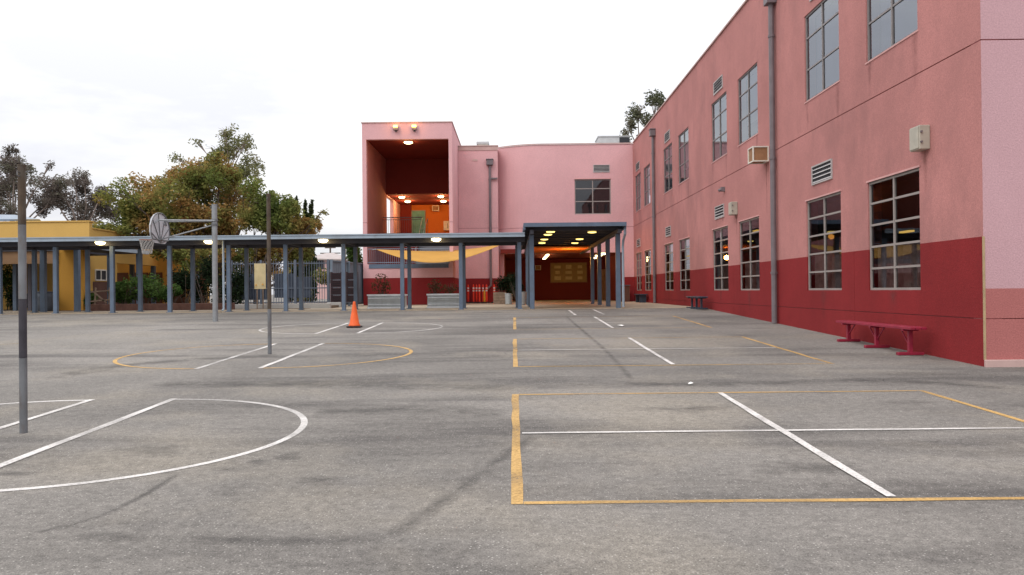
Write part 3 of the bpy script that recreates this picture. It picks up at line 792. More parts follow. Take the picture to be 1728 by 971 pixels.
# recess lamps
t=thing('tube_lamp',(2.1,53.5,3.9),'long bright tube lamp on the recess ceiling behind the canopy','ceiling light')
w=MB(); w.box(2.0,2.2,50.4,57.2,3.85,3.9); w.build('housing',M['louvre'],t)
w=MB(); w.box(2.02,2.18,50.42,57.18,3.79,3.849); w.build('lens',M['lamp_w'],t)
point(t,(2.1,52.5,3.6),16,(1,.5,.12)); point(t,(2.1,56,3.6),9,(1,.5,.12))
for y,lb in ((49.9,'nearest and largest of three round lamps in the entrance recess'),(52.8,'middle of three round lamps in the entrance recess'),(56.2,'farthest of three round lamps in the entrance recess')):
    dome_lamp((5.5,y,3.89),lb,'recess lamps',.24,9)

# ------------------------------------------------------------------ covered walkway
walk=thing('covered_walkway',(-12,32.9,ZS),'long flat roofed covered walkway on slim blue grey posts across the yard','walkway')
WX_0,WX_1=-27.5,0.42
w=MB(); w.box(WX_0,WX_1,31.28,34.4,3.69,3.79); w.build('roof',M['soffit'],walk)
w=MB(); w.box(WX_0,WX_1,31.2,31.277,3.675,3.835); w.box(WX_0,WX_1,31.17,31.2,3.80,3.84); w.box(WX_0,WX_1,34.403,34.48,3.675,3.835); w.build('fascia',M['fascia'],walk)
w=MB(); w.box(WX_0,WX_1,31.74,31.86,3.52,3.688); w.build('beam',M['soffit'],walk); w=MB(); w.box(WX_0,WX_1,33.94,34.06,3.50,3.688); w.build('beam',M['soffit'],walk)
fx=[(x-868)*31.8/F for x in (-95,-2,93,189,286,386,482,580,679,778,877)]
bx=[(x-868)*34.0/F for x in (-35,57,147,236,325,416,508,600,691,783,873)]
cut=MB(); cut.box(-.075,.075,-.075,.075,0,3.50-SZ+.0)
pr=None
for xs,y in ((fx,31.8),(bx,34.0)):
    for x in xs:
        if pr is None:
            m=MB(); m.box(x-.075,x+.075,y-.075,y+.075,SZ-.02,3.5); pr=m.build('post',M['blue'],walk,bevel=.008); px0=(x,y)
            bp=MB(); bp.box(x-.12,x+.12,y-.12,y+.12,SZ-.005,SZ+.02); bp0=bp.build('base_plate',M['blue'],pr)
        else:
            o=pr.copy(); COL.objects.link(o); o.location=(x-px0[0],y-px0[1],0)
            b2=bp0.copy(); COL.objects.link(b2); b2.parent=o
for x in bx:
    w=MB(); w.beam((x+.02,31.87,3.60),(x+.02,33.93,3.60),.08,.14); w.build('rafter',M['soffit'],walk)
w=MB(); x=fx[5]-.17; w.tube([(x,31.68,3.67),(x,31.68,SZ+.12),(x-.03,31.6,SZ+.06)],.045,8); w.build('downspout',M['fascia'],walk)
for x,lb in ((168,'leftmost oval lamp glowing under walkway roof, left of the hoop'),(352,'oval lamp under walkway roof just left of the hoop post'),(545,'oval lamp under walkway roof above the traffic cone'),(736,'oval lamp under walkway roof in front of the stair tower')):
    X=uv(x,409)[0]*31.5/F
    t=thing('walkway_lamp',(X,31.5,3.69),lb,'ceiling light','walkway roof lamps')
    w=MB(); w.box(X-.2,X+.2,31.4,31.6,3.645,3.689); w.build('housing',M['louvre'],t,bevel=.01)
    w=MB()
    w.lathe([(.19,-.046),(.17,-.10),(.1,-.14),(.03,-.15)],18,(X,31.5,3.69)); w.build('lens',M['lamp_w'],t,smooth=True)
    point(t,(X,31.5,3.42),5,(1,.65,.25))

# ------------------------------------------------------------------ entrance canopy
can=thing('entrance_canopy',(2.3,37,ZS),'higher blue grey entrance canopy on square posts with lit underside','canopy')
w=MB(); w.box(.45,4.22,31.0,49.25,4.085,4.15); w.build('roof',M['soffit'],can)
w=MB(); w.box(.77,3.97,42.6,49.2,3.86,3.92); w.build('rear_ceiling',M['orange'],can)  # pink ceiling coloured orange: the lamps' glow is put into the colour
w=MB(); w.box(.40,4.30,30.92,30.997,4.03,4.18); w.box(.37,.447,30.997,49.2,3.93,4.18); w.box(4.223,4.30,30.997,49.2,3.93,4.18); w.build('fascia',M['blue'],can)
w=MB()
for y in [31.8+1.6*k for k in range(7)]:
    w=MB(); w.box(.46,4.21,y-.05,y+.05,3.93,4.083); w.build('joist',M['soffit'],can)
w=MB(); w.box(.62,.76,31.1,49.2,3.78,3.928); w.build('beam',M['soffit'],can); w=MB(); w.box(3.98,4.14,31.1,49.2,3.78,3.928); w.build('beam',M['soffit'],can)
for x in (.69,4.06):
    for y in (31.75,35.2,38.7,42.2):
        m=MB(); m.box(x-.09,x+.09,y-.09,y+.09,SZ-.02,3.78); m.build('post',M['blue'],can,bevel=.008)
w=MB(); w.tube([(4.26,31.1,3.95),(4.27,31.15,3.75),(4.24,31.5,3.5),(4.24,31.62,3.3),(4.24,31.62,SZ+.05)],.05,8); w.build('downspout',M['fascia'],can)
k=0
cl=['front left','front right','second left','third left','third right','rear left','rear right']
for (px,py),lb in zip([(929,387),(999,393),(924.5,397),(918.5,405),(978,404.5),(914.5,411),(970,411)],cl):
    u,v=uv(px,py); Y=min(42.4,2.31*F/v); Y=max(Y,32.3); X=u*Y/F
    # keep the fitting between two joists
    pass
    X=min(max(X,1.0),3.7)
    t=thing('canopy_lamp',(X,Y,4.08),'flat yellow lamp under the entrance canopy, '+lb+' of seven','ceiling light','canopy lamps')
    w=MB(); w.box(X-.17,X+.17,Y-.1,Y+.1,3.935,4.083); w.build('housing',M['louvre'],t)
    w=MB(); w.lathe([(.18,-.01),(.16,-.035),(.08,-.05)],16,(X,Y,3.944)); w.build('lens',M['lamp_y'],t)
    point(t,(X,Y,3.72) if Y<40 else (X,44.5,3.3),1.5 if Y<40 else 130,(1,.40,.07))

# ------------------------------------------------------------------ notice board in the recess
t=thing('notice_board',(3.9,59.9,2.2),'wide ochre notice board with pinned papers on the recess wall','notice board')
w=MB(); w.box(2.72,5.32,59.93,59.98,2.22,3.58); w.build('panel',M['noticeb'],t)
w=MB(); w.box(2.66,2.72,59.91,59.98,2.16,3.64); w.box(5.32,5.38,59.91,59.98,2.16,3.64); w.box(2.72,5.32,59.91,59.98,2.16,2.22); w.box(2.72,5.32,59.91,59.98,3.58,3.64); w.build('edge_frame',M['ochre'],t)
for cx in (3.2,4.02,4.85):
    for cz in (2.5,2.92,3.32):
        w=MB(); a=random.uniform(.16,.26); b=random.uniform(.1,.15); w.box(cx-a,cx+a,59.922,59.929,cz-b,cz+b); w.build('paper',M['note'],t)

# ------------------------------------------------------------------ shade sail
w=MB(); a=at(634,421,42); b=at(849,412,45.5); n=28; m_=8; rows=[]
for i in range(n+1):
    t_=i/n; base=a.lerp(b,t_); bul=math.sin(PI*t_)
    row=[]
    for j in range(m_+1):
        s_=j/m_
        sk=bul*(1+.35*(t_-.5))
        row.append(w.vert((base.x,base.y+sk*(-1.9+4.0*s_),base.z-.95*bul*(1-s_)**1.6+.02*bul-(.15*bul)*s_)))
    rows.append(row)
for i in range(n):
    for j in range(m_): w.f.append([rows[i][j],rows[i+1][j],rows[i+1][j+1],rows[i][j+1]]); w.m.append(0)
sail=w.build('shade_sail',M['sail'],smooth=True,solid=.006)
tag(sail,'sagging mustard yellow shade sail hung in front of the stair tower','shade sail')
w=MB(); w.tube([a,(HX0+.3,TY-.03,a.z+.1)],.015,6); w.tube([b,(-.75,plan_y(-.75)-.02,b.z+.2)],.015,6); w.build('cable',M['rope'],sail)

# ------------------------------------------------------------------ planters and pots along the tower
def leaves(w,c,r,n,size,seed=None,flat=1.0):
    for _ in range(n):
        while True:
            d=Vector((random.uniform(-1,1),random.uniform(-1,1),random.uniform(-1,1)))
            if d.length<=1: break
        rad=d.length; d=d*(0.55+0.45*rad) if rad>0 else d
        p=Vector(c)+Vector((d.x*r[0],d.y*r[1],d.z*r[2]))
        s_=size*random.uniform(.6,1.4)
        ax=Vector((random.gauss(0,1),random.gauss(0,1),random.gauss(0,.7)*flat)).normalized()
        bx_=ax.cross(Vector((random.gauss(0,1),random.gauss(0,1),random.gauss(0,1)))).normalized()
        w.face([p-ax*s_,p+bx_*s_*.42,p+ax*s_,p-bx_*s_*.42])
ML={}
ML['olive']=leaf_mat('leaves_olive',[(0.08,0.11,0.032),(0.165,0.195,0.056),(0.225,0.21,0.066),(0.36,0.20,0.075),(0.16,0.19,0.052)],.33)
ML['dusty']=leaf_mat('leaves_dusty',[(0.12,0.13,0.06),(0.21,0.21,0.10),(0.28,0.22,0.14)],.5)
ML['pinkish']=leaf_mat('leaves_pinkish',[(0.095,0.085,0.068),(0.175,0.145,0.13),(0.13,0.14,0.085)],.3)
ML['green']=leaf_mat('leaves_green',[(0.028,0.055,0.016),(0.065,0.115,0.03),(0.10,0.14,0.045)],1.2)
ML['darkgreen']=leaf_mat('leaves_dark',[(0.012,0.022,0.012),(0.03,0.045,0.022)],1.0)
ML['cypress']=leaf_mat('leaves_cypress',[(0.03,0.045,0.02),(0.07,0.085,0.035)],1.0)
ML['euc']=leaf_mat('leaves_eucalyptus',[(0.075,0.085,0.05),(0.14,0.145,0.09),(0.19,0.16,0.12)],.5)
ML['planter']=leaf_mat('leaves_planter',[(0.05,0.055,0.02),(0.09,0.06,0.03),(0.13,0.05,0.04)],3)

def planter(x0,x1,y,label,plants,pl):
    t=thing('metal_planter',((x0+x1)/2,y,SZ),label,'planter','galvanised planters by the tower')
    w=MB(); d=.62; h=.60; n=10
    # ribbed sheet sides
    for k in range(n):
        za=SZ+.04+(h-.08)*k/n; zb=SZ+.04+(h-.08)*(k+1)/n; oa=.012*math.sin(k*PI); 
        ra=.005*math.sin(k*2*PI/2.5); rb=.005*math.sin((k+1)*2*PI/2.5)
        w.face([(x0,y-ra,za),(x1,y-ra,za),(x1,y-rb,zb),(x0,y-rb,zb)])
        w.face([(x1,y+d+ra,za),(x0,y+d+ra,za),(x0,y+d+rb,zb),(x1,y+d+rb,zb)])
        w.face([(x0-ra,y+d,za),(x0-ra,y,za),(x0-rb,y,zb),(x0-rb,y+d,zb)])
        w.face([(x1+ra,y,za),(x1+ra,y+d,za),(x1+rb,y+d,zb),(x1+rb,y,zb)])
    w.build('side',M['galv'],t)
    w=MB()
    for z in (SZ,SZ+h-.05):
        w.box(x0-.03,x1+.03,y-.055,y-.018,z,z+.07); w.box(x0-.03,x1+.03,y+d+.018,y+d+.035,z,z+.06); w.box(x0-.035,x0-.018,y-.018,y+d+.018,z,z+.06); w.box(x1+.018,x1+.035,y-.018,y+d+.018,z,z+.06)
    w.tube([(x0+.02,y-.02,SZ+h*.74),(x1-.02,y-.02,SZ+h*.74)],.022,8); w.tube([(x0+.02,y-.02,SZ+h*.27),(x1-.02,y-.02,SZ+h*.27)],.022,8)
    w.build('rim',M['galvrim'],t)
    w=MB(); w.box(x0+.02,x1-.02,y+.02,y+d-.02,SZ+.35,SZ+h-.06); w.build('soil',M['soil'],t)
    for (fx_,rx,hz,n_),lb in zip(plants,pl):
        c=x0+(x1-x0)*fx_
        pt=thing('planter_shrub',(c,y+.3,SZ+h-.06),lb,'plant')
        w=MB()
        for _ in range(9):
            e=(c+random.uniform(-rx,rx)*.8,y+.3+random.uniform(-.2,.2),SZ+h+hz*random.uniform(.5,1))
            w.tube([(c+random.uniform(-.05,.05),y+.3,SZ+h-.08),((c+e[0])/2+random.uniform(-.04,.04),y+.3,SZ+h+hz*.3),e],[.012,.008,.004],5)
        w.build('stem',M['bark'],pt)
        w=MB(); leaves(w,(c,y+.3,SZ+h+hz*.45),(rx,.25,hz*.55),n_,.055); w.build('foliage',ML['planter'],pt)
    return t
planter(at(622,510,35.6).x,at(684,510,35.6).x,35.4,'ribbed galvanised planter box under the shade sail, nearest the grey gate',[(.34,.46,.95,420)],['leggy reddish green shrub in the planter nearest the grey gate'])
planter(at(722,510,35.6).x,at(782,510,35.6).x,35.4,'ribbed galvanised planter box nearest the orange delineators',[(.20,.36,.66,260),(.62,.40,.5,170)],['left shrub in the planter nearest the orange delineators','thin right shrub in the planter nearest the orange delineators'])

# delineator posts against the wall
def delineator(x,y,label,body='delin',h=1.12):
    t=thing('delineator_post',(x,y,SZ),label,'traffic post','delineator posts by the wall')
    w=MB(); w.lathe([(.20,0),(.20,.05),(.16,.07),(.08,.075)],8,(x,y,SZ)); w.build('base',M['rubber'],t)
    w=MB(); w.lathe([(.075,.07),(.06,.12),(.055,h-.08),(.03,h-.02),(.04,h)],14,(x,y,SZ)); w.build('tube',M[body],t,smooth=True)
    if body=='delin':
        w=MB()
        for z in (h-.42,h-.27): w.lathe([(.0575,z),(.0575,z+.085)],14,(x,y,SZ))
        w.build('reflective_band',M['reflect'],t)
    return t
place={790:'leftmost tall red orange delineator, half behind walkway post',799:'left delineator of the close pair by the red wall',804:'right delineator of the close pair by the red wall',809:'red orange delineator standing right of the close pair',815:'red orange delineator behind the short yellow post',821:'rightmost tall delineator left of the downspout',834:'lone red orange delineator just right of the downspout'}
for i,(px,lb) in enumerate(place.items()):
    Y=48.7-(i%2)*.25; delineator(uv(px,500)[0]*Y/F,Y,lb)
delineator(uv(817.5,505)[0]*48.0/F,48.0,'short yellow delineator in front of the red ones','yellowp',.78)

# pots beside the recess
t=thing('wooden_crate_planter',(-.75,44.3,SZ),'weathered wooden planter box beside the entrance recess','planter')
w=MB()
for k in range(4): w.box(-1.15,-.45,44.0,44.03,SZ+.02+.16*k,SZ+.165+.16*k); w.box(-1.15,-.45,44.57,44.6,SZ+.02+.16*k,SZ+.165+.16*k); w.box(-1.15,-1.12,44.03,44.57,SZ+.02+.16*k,SZ+.165+.16*k); w.box(-.48,-.45,44.03,44.57,SZ+.02+.16*k,SZ+.165+.16*k)
w.build('slats',M['wood'],t); w=MB(); w.box(-1.11,-.49,44.04,44.56,SZ+.1,SZ+.58); w.build('soil',M['soil'],t)
def bucket(x,y,label,r=.21,h=.58):
    t=thing('metal_pot',(x,y,SZ),label,'plant pot','galvanised pots by the entrance')
    prof=[(r*.85,0)]
    for k in range(1,13): prof.append((r*(.86+.14*k/12)+(.012 if k%3==1 else 0),h*k/13))
    prof+=[(r*1.07,h-.02),(r*1.07,h),(r*.97,h),(r*.95,h-.08)]
    w=MB(); w.lathe(prof,22,(x,y,SZ)); w.build('side',M['galv'],t,smooth=True)
    w=MB(); w.lathe([(r*.93,h-.07),(r*.5,h-.06)],18,(x,y,SZ)); w.build('soil',M['soil'],t)
    return t
bucket(-.30,43.0,'ribbed galvanised pot left of the canopy post')
bucket(.38,41.0,'ribbed galvanised pot half hidden behind canopy posts',.24,.66)
def shrub(name,c,r,n,size,mat,label,stems=8,cat='shrub',group=None):
    t=thing(name,(c[0],c[1],SZ),label,cat,group)
    w=MB()
    for _ in range(stems):
        e=Vector(c)+Vector((random.uniform(-.8,.8)*r[0],random.uniform(-.8,.8)*r[1],random.uniform(-.1,.8)*r[2]))
        w.tube([(c[0]+random.uniform(-.1,.1),c[1]+random.uniform(-.1,.1),SZ),((c[0]+e.x)/2,(c[1]+e.y)/2,(SZ+e.z)/2+.05),e],[.025,.018,.006],5)
    w.build('stem',M['bark'],t)
    w=MB()
    for k in range(7):
        o=Vector((random.uniform(-.6,.6)*r[0],random.uniform(-.6,.6)*r[1],random.uniform(-.55,.6)*r[2]))
        q=random.uniform(.4,.62)
        leaves(w,Vector(c)+o,(r[0]*q,r[1]*q,r[2]*q),n//7,size)
    w.build('foliage',mat,t)
    return t
p=at(850,487,44.6); shrub('potted_shrub',(p.x,44.4,1.95),(.62,.4,.55),900,.075,ML['darkgreen'],'dark bushy plant beside the recess, left of the metal pots')
p=at(872,478,42); shrub('potted_shrub',(p.x,42.2,1.95),(.5,.4,.75),800,.075,ML['darkgreen'],'tall dark plant behind the metal pots by the canopy')

# ------------------------------------------------------------------ benches, cone, litter
def bench(c,length,mat,label,seatz,foot,npost,braces=True,w_=.30):
    t=thing('bench',c,label,'bench'); x,y,z=c
    w=MB()
    for k in range(3):
        xx=x-w_/2+w_*(k+.5)/3; w.box(xx-w_/6+.008,xx+w_/6-.008,y-length/2,y+length/2,z+seatz-.045,z+seatz)
    w.build('seat',mat,t,bevel=.006)
    slope=SLOPE if y<YK-1 else 0
    for k in range(npost):
        yy=y+(length-.62)*(k/(npost-1)-.5); gzz=z+slope*(yy-y)
        l=MB(); l.box(x-.035,x+.035,yy-.035,yy+.035,gzz+.05,z+seatz-.08); l.box(x-foot/2,x+foot/2,yy-.045,yy+.045,gzz+.004,gzz+.055); l.box(x-w_/2+.01,x+w_/2-.01,yy-.03,yy+.03,z+seatz-.08,z+seatz-.046)
        lo=l.build('leg',mat,t,bevel=.005)
        if braces:
            b=MB()
            for s_ in ((-1,1) if 0<k<npost-1 else ((1,) if k==0 else (-1,))):
                b.beam((x,yy+s_*.03,gzz+.17),(x,yy+s_*.33,z+seatz-.06),.02,.02)
            b.build('brace',mat,lo)
    return t
bench((6.95,15.62,gz(15.62)),3.25,M['redpaint'],'long dark red metal bench against the red base band near the corner',.47,.46,3)
bench((6.88,30.7,gz(30.7)),2.2,M['bluepaint'],'dark blue metal bench far along the salmon wing wall',.47,.46,3,False,.36)
cx,cy=ground(598,553); cz=gz(cy)
t=thing('traffic_cone',(cx,cy,cz),'orange traffic cone standing in the small white tetherball court','traffic cone')
w=MB(); b=.19
w.box(cx-b,cx+b,cy-b,cy+b,cz+.005,cz+.045); w.build('base',M['rubber'],t,bevel=.012)
w=MB(); w.lathe([(.165,.045),(.16,.07),(.135,.10),(.035,.70),(.03,.72),(.022,.715)],24,(cx,cy,cz)); w.build('body',M['cone'],t,smooth=True)
def scrap(px,py,r,label):
    c=ground(px,py); w=MB(); z=gz(c[1])
    pts=[(c[0]+r*math.cos(k*PI/4)*random.uniform(.6,1.2),c[1]+r*math.sin(k*PI/4)*random.uniform(.6,1.2),z+.008+random.uniform(0,.03)) for k in range(8)]
    top=(c[0],c[1],z+.045); i0=w.vert(top); ids=[w.vert(p) for p in pts]
    for k in range(8): w.f.append([i0,ids[k],ids[(k+1)%8]]); w.m.append(0)
    tag(w.build('paper_scrap',M['reflect'],solid=.002),label,'litter')
scrap(1049,551,.10,'crumpled white paper lying in the far four square court')
scrap(1165,650,.04,'tiny white scrap lying between the two nearer four square courts')

# ------------------------------------------------------------------ tetherball poles and hoop
def tpole(px,py,top,label):
    x,y=ground(px,py); z=gz(y); zt=at(px,top,y).z
    t=thing('tetherball_pole',(x,y,z),label,'pole','tetherball poles')
    h=zt-z
    w=MB(); w.tube([(x,y,z-.05),(x,y,z+h*.28)],.037,16); w.build('foot',M['pole'] ,t,smooth=False)
    w=MB(); w.tube([(x,y,z+h*.281),(x,y,z+h*.5)],.0372,16); w.build('shaft',M['polefoot'] if py>700 else M['poletop'],t)
    w=MB(); w.tube([(x,y,z+h*.501),(x,y,z+h*.78)],.0372,16); w.build('shaft',M['pole'] if py>700 else M['poletop'],t)
    w=MB(); w.tube([(x,y,z+h*.781),(x,y,zt)],.0374,16); w.tube([(x,y,zt),(x,y,zt+.012)],.041,16); w.build('top_section',M['poletop'],t)
    w=MB(); w.tube([(x,y-.036,zt-.07),(x,y-.075,zt-.06),(x,y-.075,zt-.1),(x,y-.036,zt-.11)],.006,6); w.build('eye_bolt',M['pole'],t)
tpole(39,731,280,'nearest tetherball pole at far left with weathered rusty top')
tpole(455,598,328,'brown tetherball pole in the yellow ringed court')
hx,hy=ground(363,543); hz=gz(hy); ht=at(363,346,hy).z
t=thing('basketball_hoop',(hx,hy,hz),'grey basketball hoop on a single post with fan shaped backboard','basketball hoop')
w=MB(); w.tube([(hx,hy,hz-.1),(hx,hy,ht)],.085,18); w.tube([(hx,hy,ht),(hx,hy,ht+.02)],.092,18); w.build('post',M['hoopsteel'],t)
xb=at(268,385,hy).x; zb0=at(268,411,hy).z; zb1=at(268,360,hy).z
w=MB(); zz=at(363,373,hy).z
for dy in (-.16,.16): w.tube([(hx+.05,hy+dy*.6,zz),(xb+.08,hy+dy*1.6,zz+.02)],.026,8)
w.tube([(hx,hy,zz-.12),(xb+.06,hy,zb0+.13)],.022,8)
for dy in (-.45,.45): w.tube([(xb+.08,hy+dy*.57,zz+.02),(xb+.035,hy+dy,zz-.1)],.02,6)
w.build('arm',M['hoopsteel'],t)
w=MB()
for z in (zz-.12,zz+.02): w.tube([(hx,hy,z-.035),(hx,hy,z+.035)],.105,18)
w.build('clamp',M['pole'],t)
# fan backboard: in the Y-Z plane
out=[]; R=.70; H=zb1-zb0
prof=[(-.36,0),(.36,0),(.58,.12),(.68,.32),(.68,.55),(.58,.76),(.38,.92),(.14,1.0),(-.14,1.0),(-.38,.92),(-.58,.76),(-.68,.55),(-.68,.32),(-.58,.12)]
w=MB(); fr=[(xb-.02,hy+a,zb0+b*H) for a,b in prof]; bk=[(xb+.02,hy+a,zb0+b*H) for a,b in prof]
w.face(fr[::-1]); w.face(bk)
for k in range(len(prof)): j=(k+1)%len(prof); w.face([fr[k],fr[j],bk[j],bk[k]])
bo=w.build('backboard',M['board'],t)
w=MB()
for a,b in prof[2:13:2]: w.beam((xb+.035,hy,zb0+.02),(xb+.035,hy+a*.93,zb0+b*H*.96),.018,.018)
w.tube([(xb+.035,hy+a,zb0+b*H) for a,b in prof[2:]+prof[2:3]],.018,6)
w.build('rib',M['pole'],bo)
rz=at(245,405,hy).z; rc=(xb-.02-.15-.23,hy)
w=MB(); n=24; w.tube([(rc[0]+.225*math.cos(2*PI*k/n),rc[1]+.225*math.sin(2*PI*k/n),rz) for k in range(n+1)],.012,6,cap=False); w.box(xb-.18,xb-.02,hy-.08,hy+.08,rz-.02,rz+.02); w.build('rim',M['rim'],t)
w=MB(); nn=12
for k in range(nn):
    for sgn in (1,-1):
        pts=[]
        for q in range(6):
            tt=q/5; a=2*PI*(k+sgn*q*.5)/nn; r=.22-.10*tt+.02*tt*tt; pts.append((rc[0]+r*math.cos(a),rc[1]+r*math.sin(a),rz-.44*tt))
        w.tube(pts,.007,4)
w.build('net',M['net'],t)

# ------------------------------------------------------------------ left: yellow building and garden court
yb=thing('yellow_building',(-26,42,ZS),'low mustard yellow school building behind the walkway at left','building')
YX=-22.0
topf=at(80,375,42).z
A=[-42,YX-.0]; B=uniq([1.9],.5,topf)
sheet_wall('wall',A,B,lambda a,b:(0,0),lambda a,b,d:(a,42+d,b),.3,[M['yellow']],yb)
A=uniq([44.9],42.3,50); B=uniq([2.3,3.0,3.35,SZ],.5,topf-.35)
sheet_wall('side_wall',A,B,lambda a,b: None if (a>44.9 and b<3.35) else (0,1 if b<2.3 else 0),lambda a,b,d:(YX-d,a,b),.3,[M['yellow'],M['brown']],yb)
w=MB(); w.box(-42,YX+.05,41.95,42.35,topf,topf+.06); w.box(-42,YX-.3,42.31,50,topf-.6,topf-.4); w.box(YX-.35,YX+.05,42.35,50,topf-.35,topf-.29); w.build('coping',M['yellow'],yb)
w=MB(); w.face([(-42,44,topf+.1),(-28,44,topf+.1),(-29,50,topf+.7),(-42,50,topf+1.3)]); w.build('roof',M['roofblue'],yb)
w=MB(); w.face([(-42,46,topf+.7),(at(65,366,46).x,46,at(65,370,46).z),(at(20,362,46).x,46.2,at(20,362,46).z),(-42,46.2,at(-80,350,46).z)]); w.build('rear_roof',M['roofblue'],yb,solid=.2)
# high small window on the side wall
p0=9960
def ywin(y0,y1,z0,z1):
    w=MB(); e=.06; x=YX+.03
    for a,b,c,d in ((y0,y1,z0,z0+e),(y0,y1,z1-e,z1),(y0,y0+e,z0+e,z1-e),(y1-e,y1,z0+e,z1-e),((y0+y1)/2-e/2,(y0+y1)/2+e/2,z0+e,z1-e)):
        w.box(YX+.002,YX+.05,a,b,c,d)
    fo=w.build('window',M['white'],yb)
    g_=MB(); g_.box(YX+.003,YX+.015,y0+e,y1-e,z0+e,z1-e); g_.build('pane',M['dark'],fo)
ywin(42.5,43.7,2.35,2.95)
# brown porch beam and ochre pier in front of it
pc=thing('ochre_pier',((at(118,500,37).x),37,SZ),'solid ochre yellow wall pier beside the walkway bin','pier')
xa,xb_=at(99,500,37).x,at(139,500,37).x
w=MB(); w.box(xa,xb_,37,37.5,SZ,3.66); w.build('block',M['ochrewall'],pc)
w=MB(); w.box(xa-.03,xb_+.03,36.96,37.54,SZ,SZ+.07); w.build('plinth',M['ochrewall'],pc)
porch=thing('side_porch',(-24,37,SZ),'brown beamed porch roof on dark posts left of the ochre pier','porch')
w=MB(); w.box(-32,xa-.04,36.8,41.9,3.62,3.75); w.build('roof',M['soffit'],porch)
w=MB(); w.box(-32,xa-.04,36.9,37.05,3.05,3.615); w.build('beam',M['brownbeam'],porch)
for px in (25,50,70,-30):
    X=at(px,500,38.5).x; w=MB(); w.box(X-.08,X+.08,38.4,38.56,SZ,3.62); w.build('post',M['blue'] if px==25 else M['rail'],porch)
sw=thing('side_walkway',(-18.9,40,SZ),'second covered walkway running back from the ochre pier','walkway')
w=MB(); w.box(-20.6,-18.9,34.6,41.8,3.69,3.77); w.build('roof',M['soffit'],sw)
w=MB(); w.box(-18.897,-18.82,34.6,41.8,3.66,3.84); w.build('fascia',M['fascia'],sw)
for y in (35.2,41.0):
    for x in (-20.45,-18.98):
        w=MB(); w.box(x-.1,x+.1,y-.1,y+.1,SZ,3.69); w.build('post',M['blue'],sw)
# far porch of another wing: orange wall, dark doors
fw=thing('rear_classroom',(-19,52,SZ),'low orange yellow classroom with blue posts behind the garden shrubs','building')
x0,x1=at(186,460,52).x,at(350,460,52).x
w=MB(); w.box(x0,x1,52,52.3,SZ,4.6); w.build('wall',M['yellow'],fw)
w=MB(); w.box(x0-.3,x1+.4,49.6,52.4,4.2,4.35); w.build('roof',M['soffit'],fw)
w=MB(); w.box(x0-.3,x1+.4,49.5,49.597,4.15,4.4); w.build('fascia',M['fascia'],fw)
for px in (205,238,262,300,335):
    X=at(px,470,52).x; w=MB(); w.box(X-.42,X+.42,51.95,51.998,SZ,3.0); w.build('door',M['brown'],fw)
for px in (222,258,332):
    X=at(px,470,49.8).x; w=MB(); w.box(X-.12,X+.12,49.7,49.9,SZ,4.2); w.build('post',M['blue'],fw)
for px in (215,320):
    c=at(px,440,50.5); 
    dome_lamp((c.x,50.5,4.19),'small lamp under the rear classroom eave, '+('left' if px==215 else 'right')+' one','rear classroom lamps',.16,14)
# bin
c=at(75,520,36.4); bxx=c.x
t=thing('trash_barrel',(bxx,36.4,SZ),'dark grey plastic trash barrel left of the ochre pier','trash bin')
w=MB(); w.lathe([(.29,0),(.32,.3),(.335,.6),(.345,.62),(.34,.84)],22,(bxx,36.4,SZ)); w.build('body',M['bin'],t,smooth=True)
w=MB(); w.lathe([(.365,.84),(.365,.89),(.30,.89),(.29,.80)],22,(bxx,36.4,SZ)); w.build('rim',M['bin'],t,smooth=True)
# low brick bed edge
w=MB(); w.box(at(150,515,36.2).x,at(395,515,36.2).x,36.0,36.3,SZ-.05,SZ+.30); tag(w.build('brick_planter_wall',M['brick'],bevel=.01),'low dark brick edge of the garden bed behind the walkway','garden wall')
w=MB(); w.box(at(395,515,37.2).x,at(558,515,37.2).x,37.0,37.3,SZ-.05,SZ+.22); w.box(at(395,515,37.2).x+.0,at(558,515,37.2).x,37.3,39.4,SZ-.05,SZ+.12,1); tag(w.build('garden_step',[M['kerbcon'],M['earth']],bevel=.01),'pale concrete edging along the foot of the picket fence','garden wall')
t=thing('wooden_trellis',(at(168,500,36.9).x,36.9,SZ),'rough wooden rail trellis in the garden bed beside the ochre pier','trellis')
X0,X1=at(153,500,36.9).x,at(187,500,36.9).x
for k,x in enumerate((X0+.15,X1-.12)):
    w=MB(); w.beam((x,36.9,SZ),(x+.05,36.9,SZ+1.05),.06,.06); w.build('stake',M['wood'],t)
for a,b,c,d in ((X0,.85,X1,.92),(X0,.42,X1,.50),(X0+.15,.85,X1-.2,.35)):
    w=MB(); w.beam((a,36.84,SZ+b),(c,36.84,SZ+d),.035,.06); w.build('rail',M['wood'],t)
sh=[(205,494,37.6,.75,.55,.55,'green','green bush at left end of the garden bed beside the trellis'),
(245,490,38.2,1.15,.8,.75,'green','largest round green bush in the garden bed under the hoop'),
(285,497,38.0,.7,.6,.5,'green','low green bush right of the largest round bush'),
(312,484,39.2,.85,.6,1.0,'darkgreen','dark shrub in the garden bed between two walkway posts'),
(345,470,39.4,1.0,.7,1.35,'darkgreen','tall dark shrub directly behind the hoop post'),
(392,478,39.4,.8,.6,1.15,'darkgreen','dark shrub right of the hoop post by the fence'),
(15,480,41,.9,.6,1.3,'green','tall green bush at far left under the porch'),
(40,505,40,.8,.5,.45,'darkgreen','low dark bush at far left under the porch'),
(150,505,37.4,.5,.4,.4,'green','small green bush behind the trellis')]
for px,py,Y,rx,ry,rz_,m_,lb in sh:
    c=at(px,py,Y); shrub('garden_shrub',(c.x,Y,c.z),(rx,ry,rz_),1300,.085,ML[m_],lb,group='garden shrubs behind the walkway')

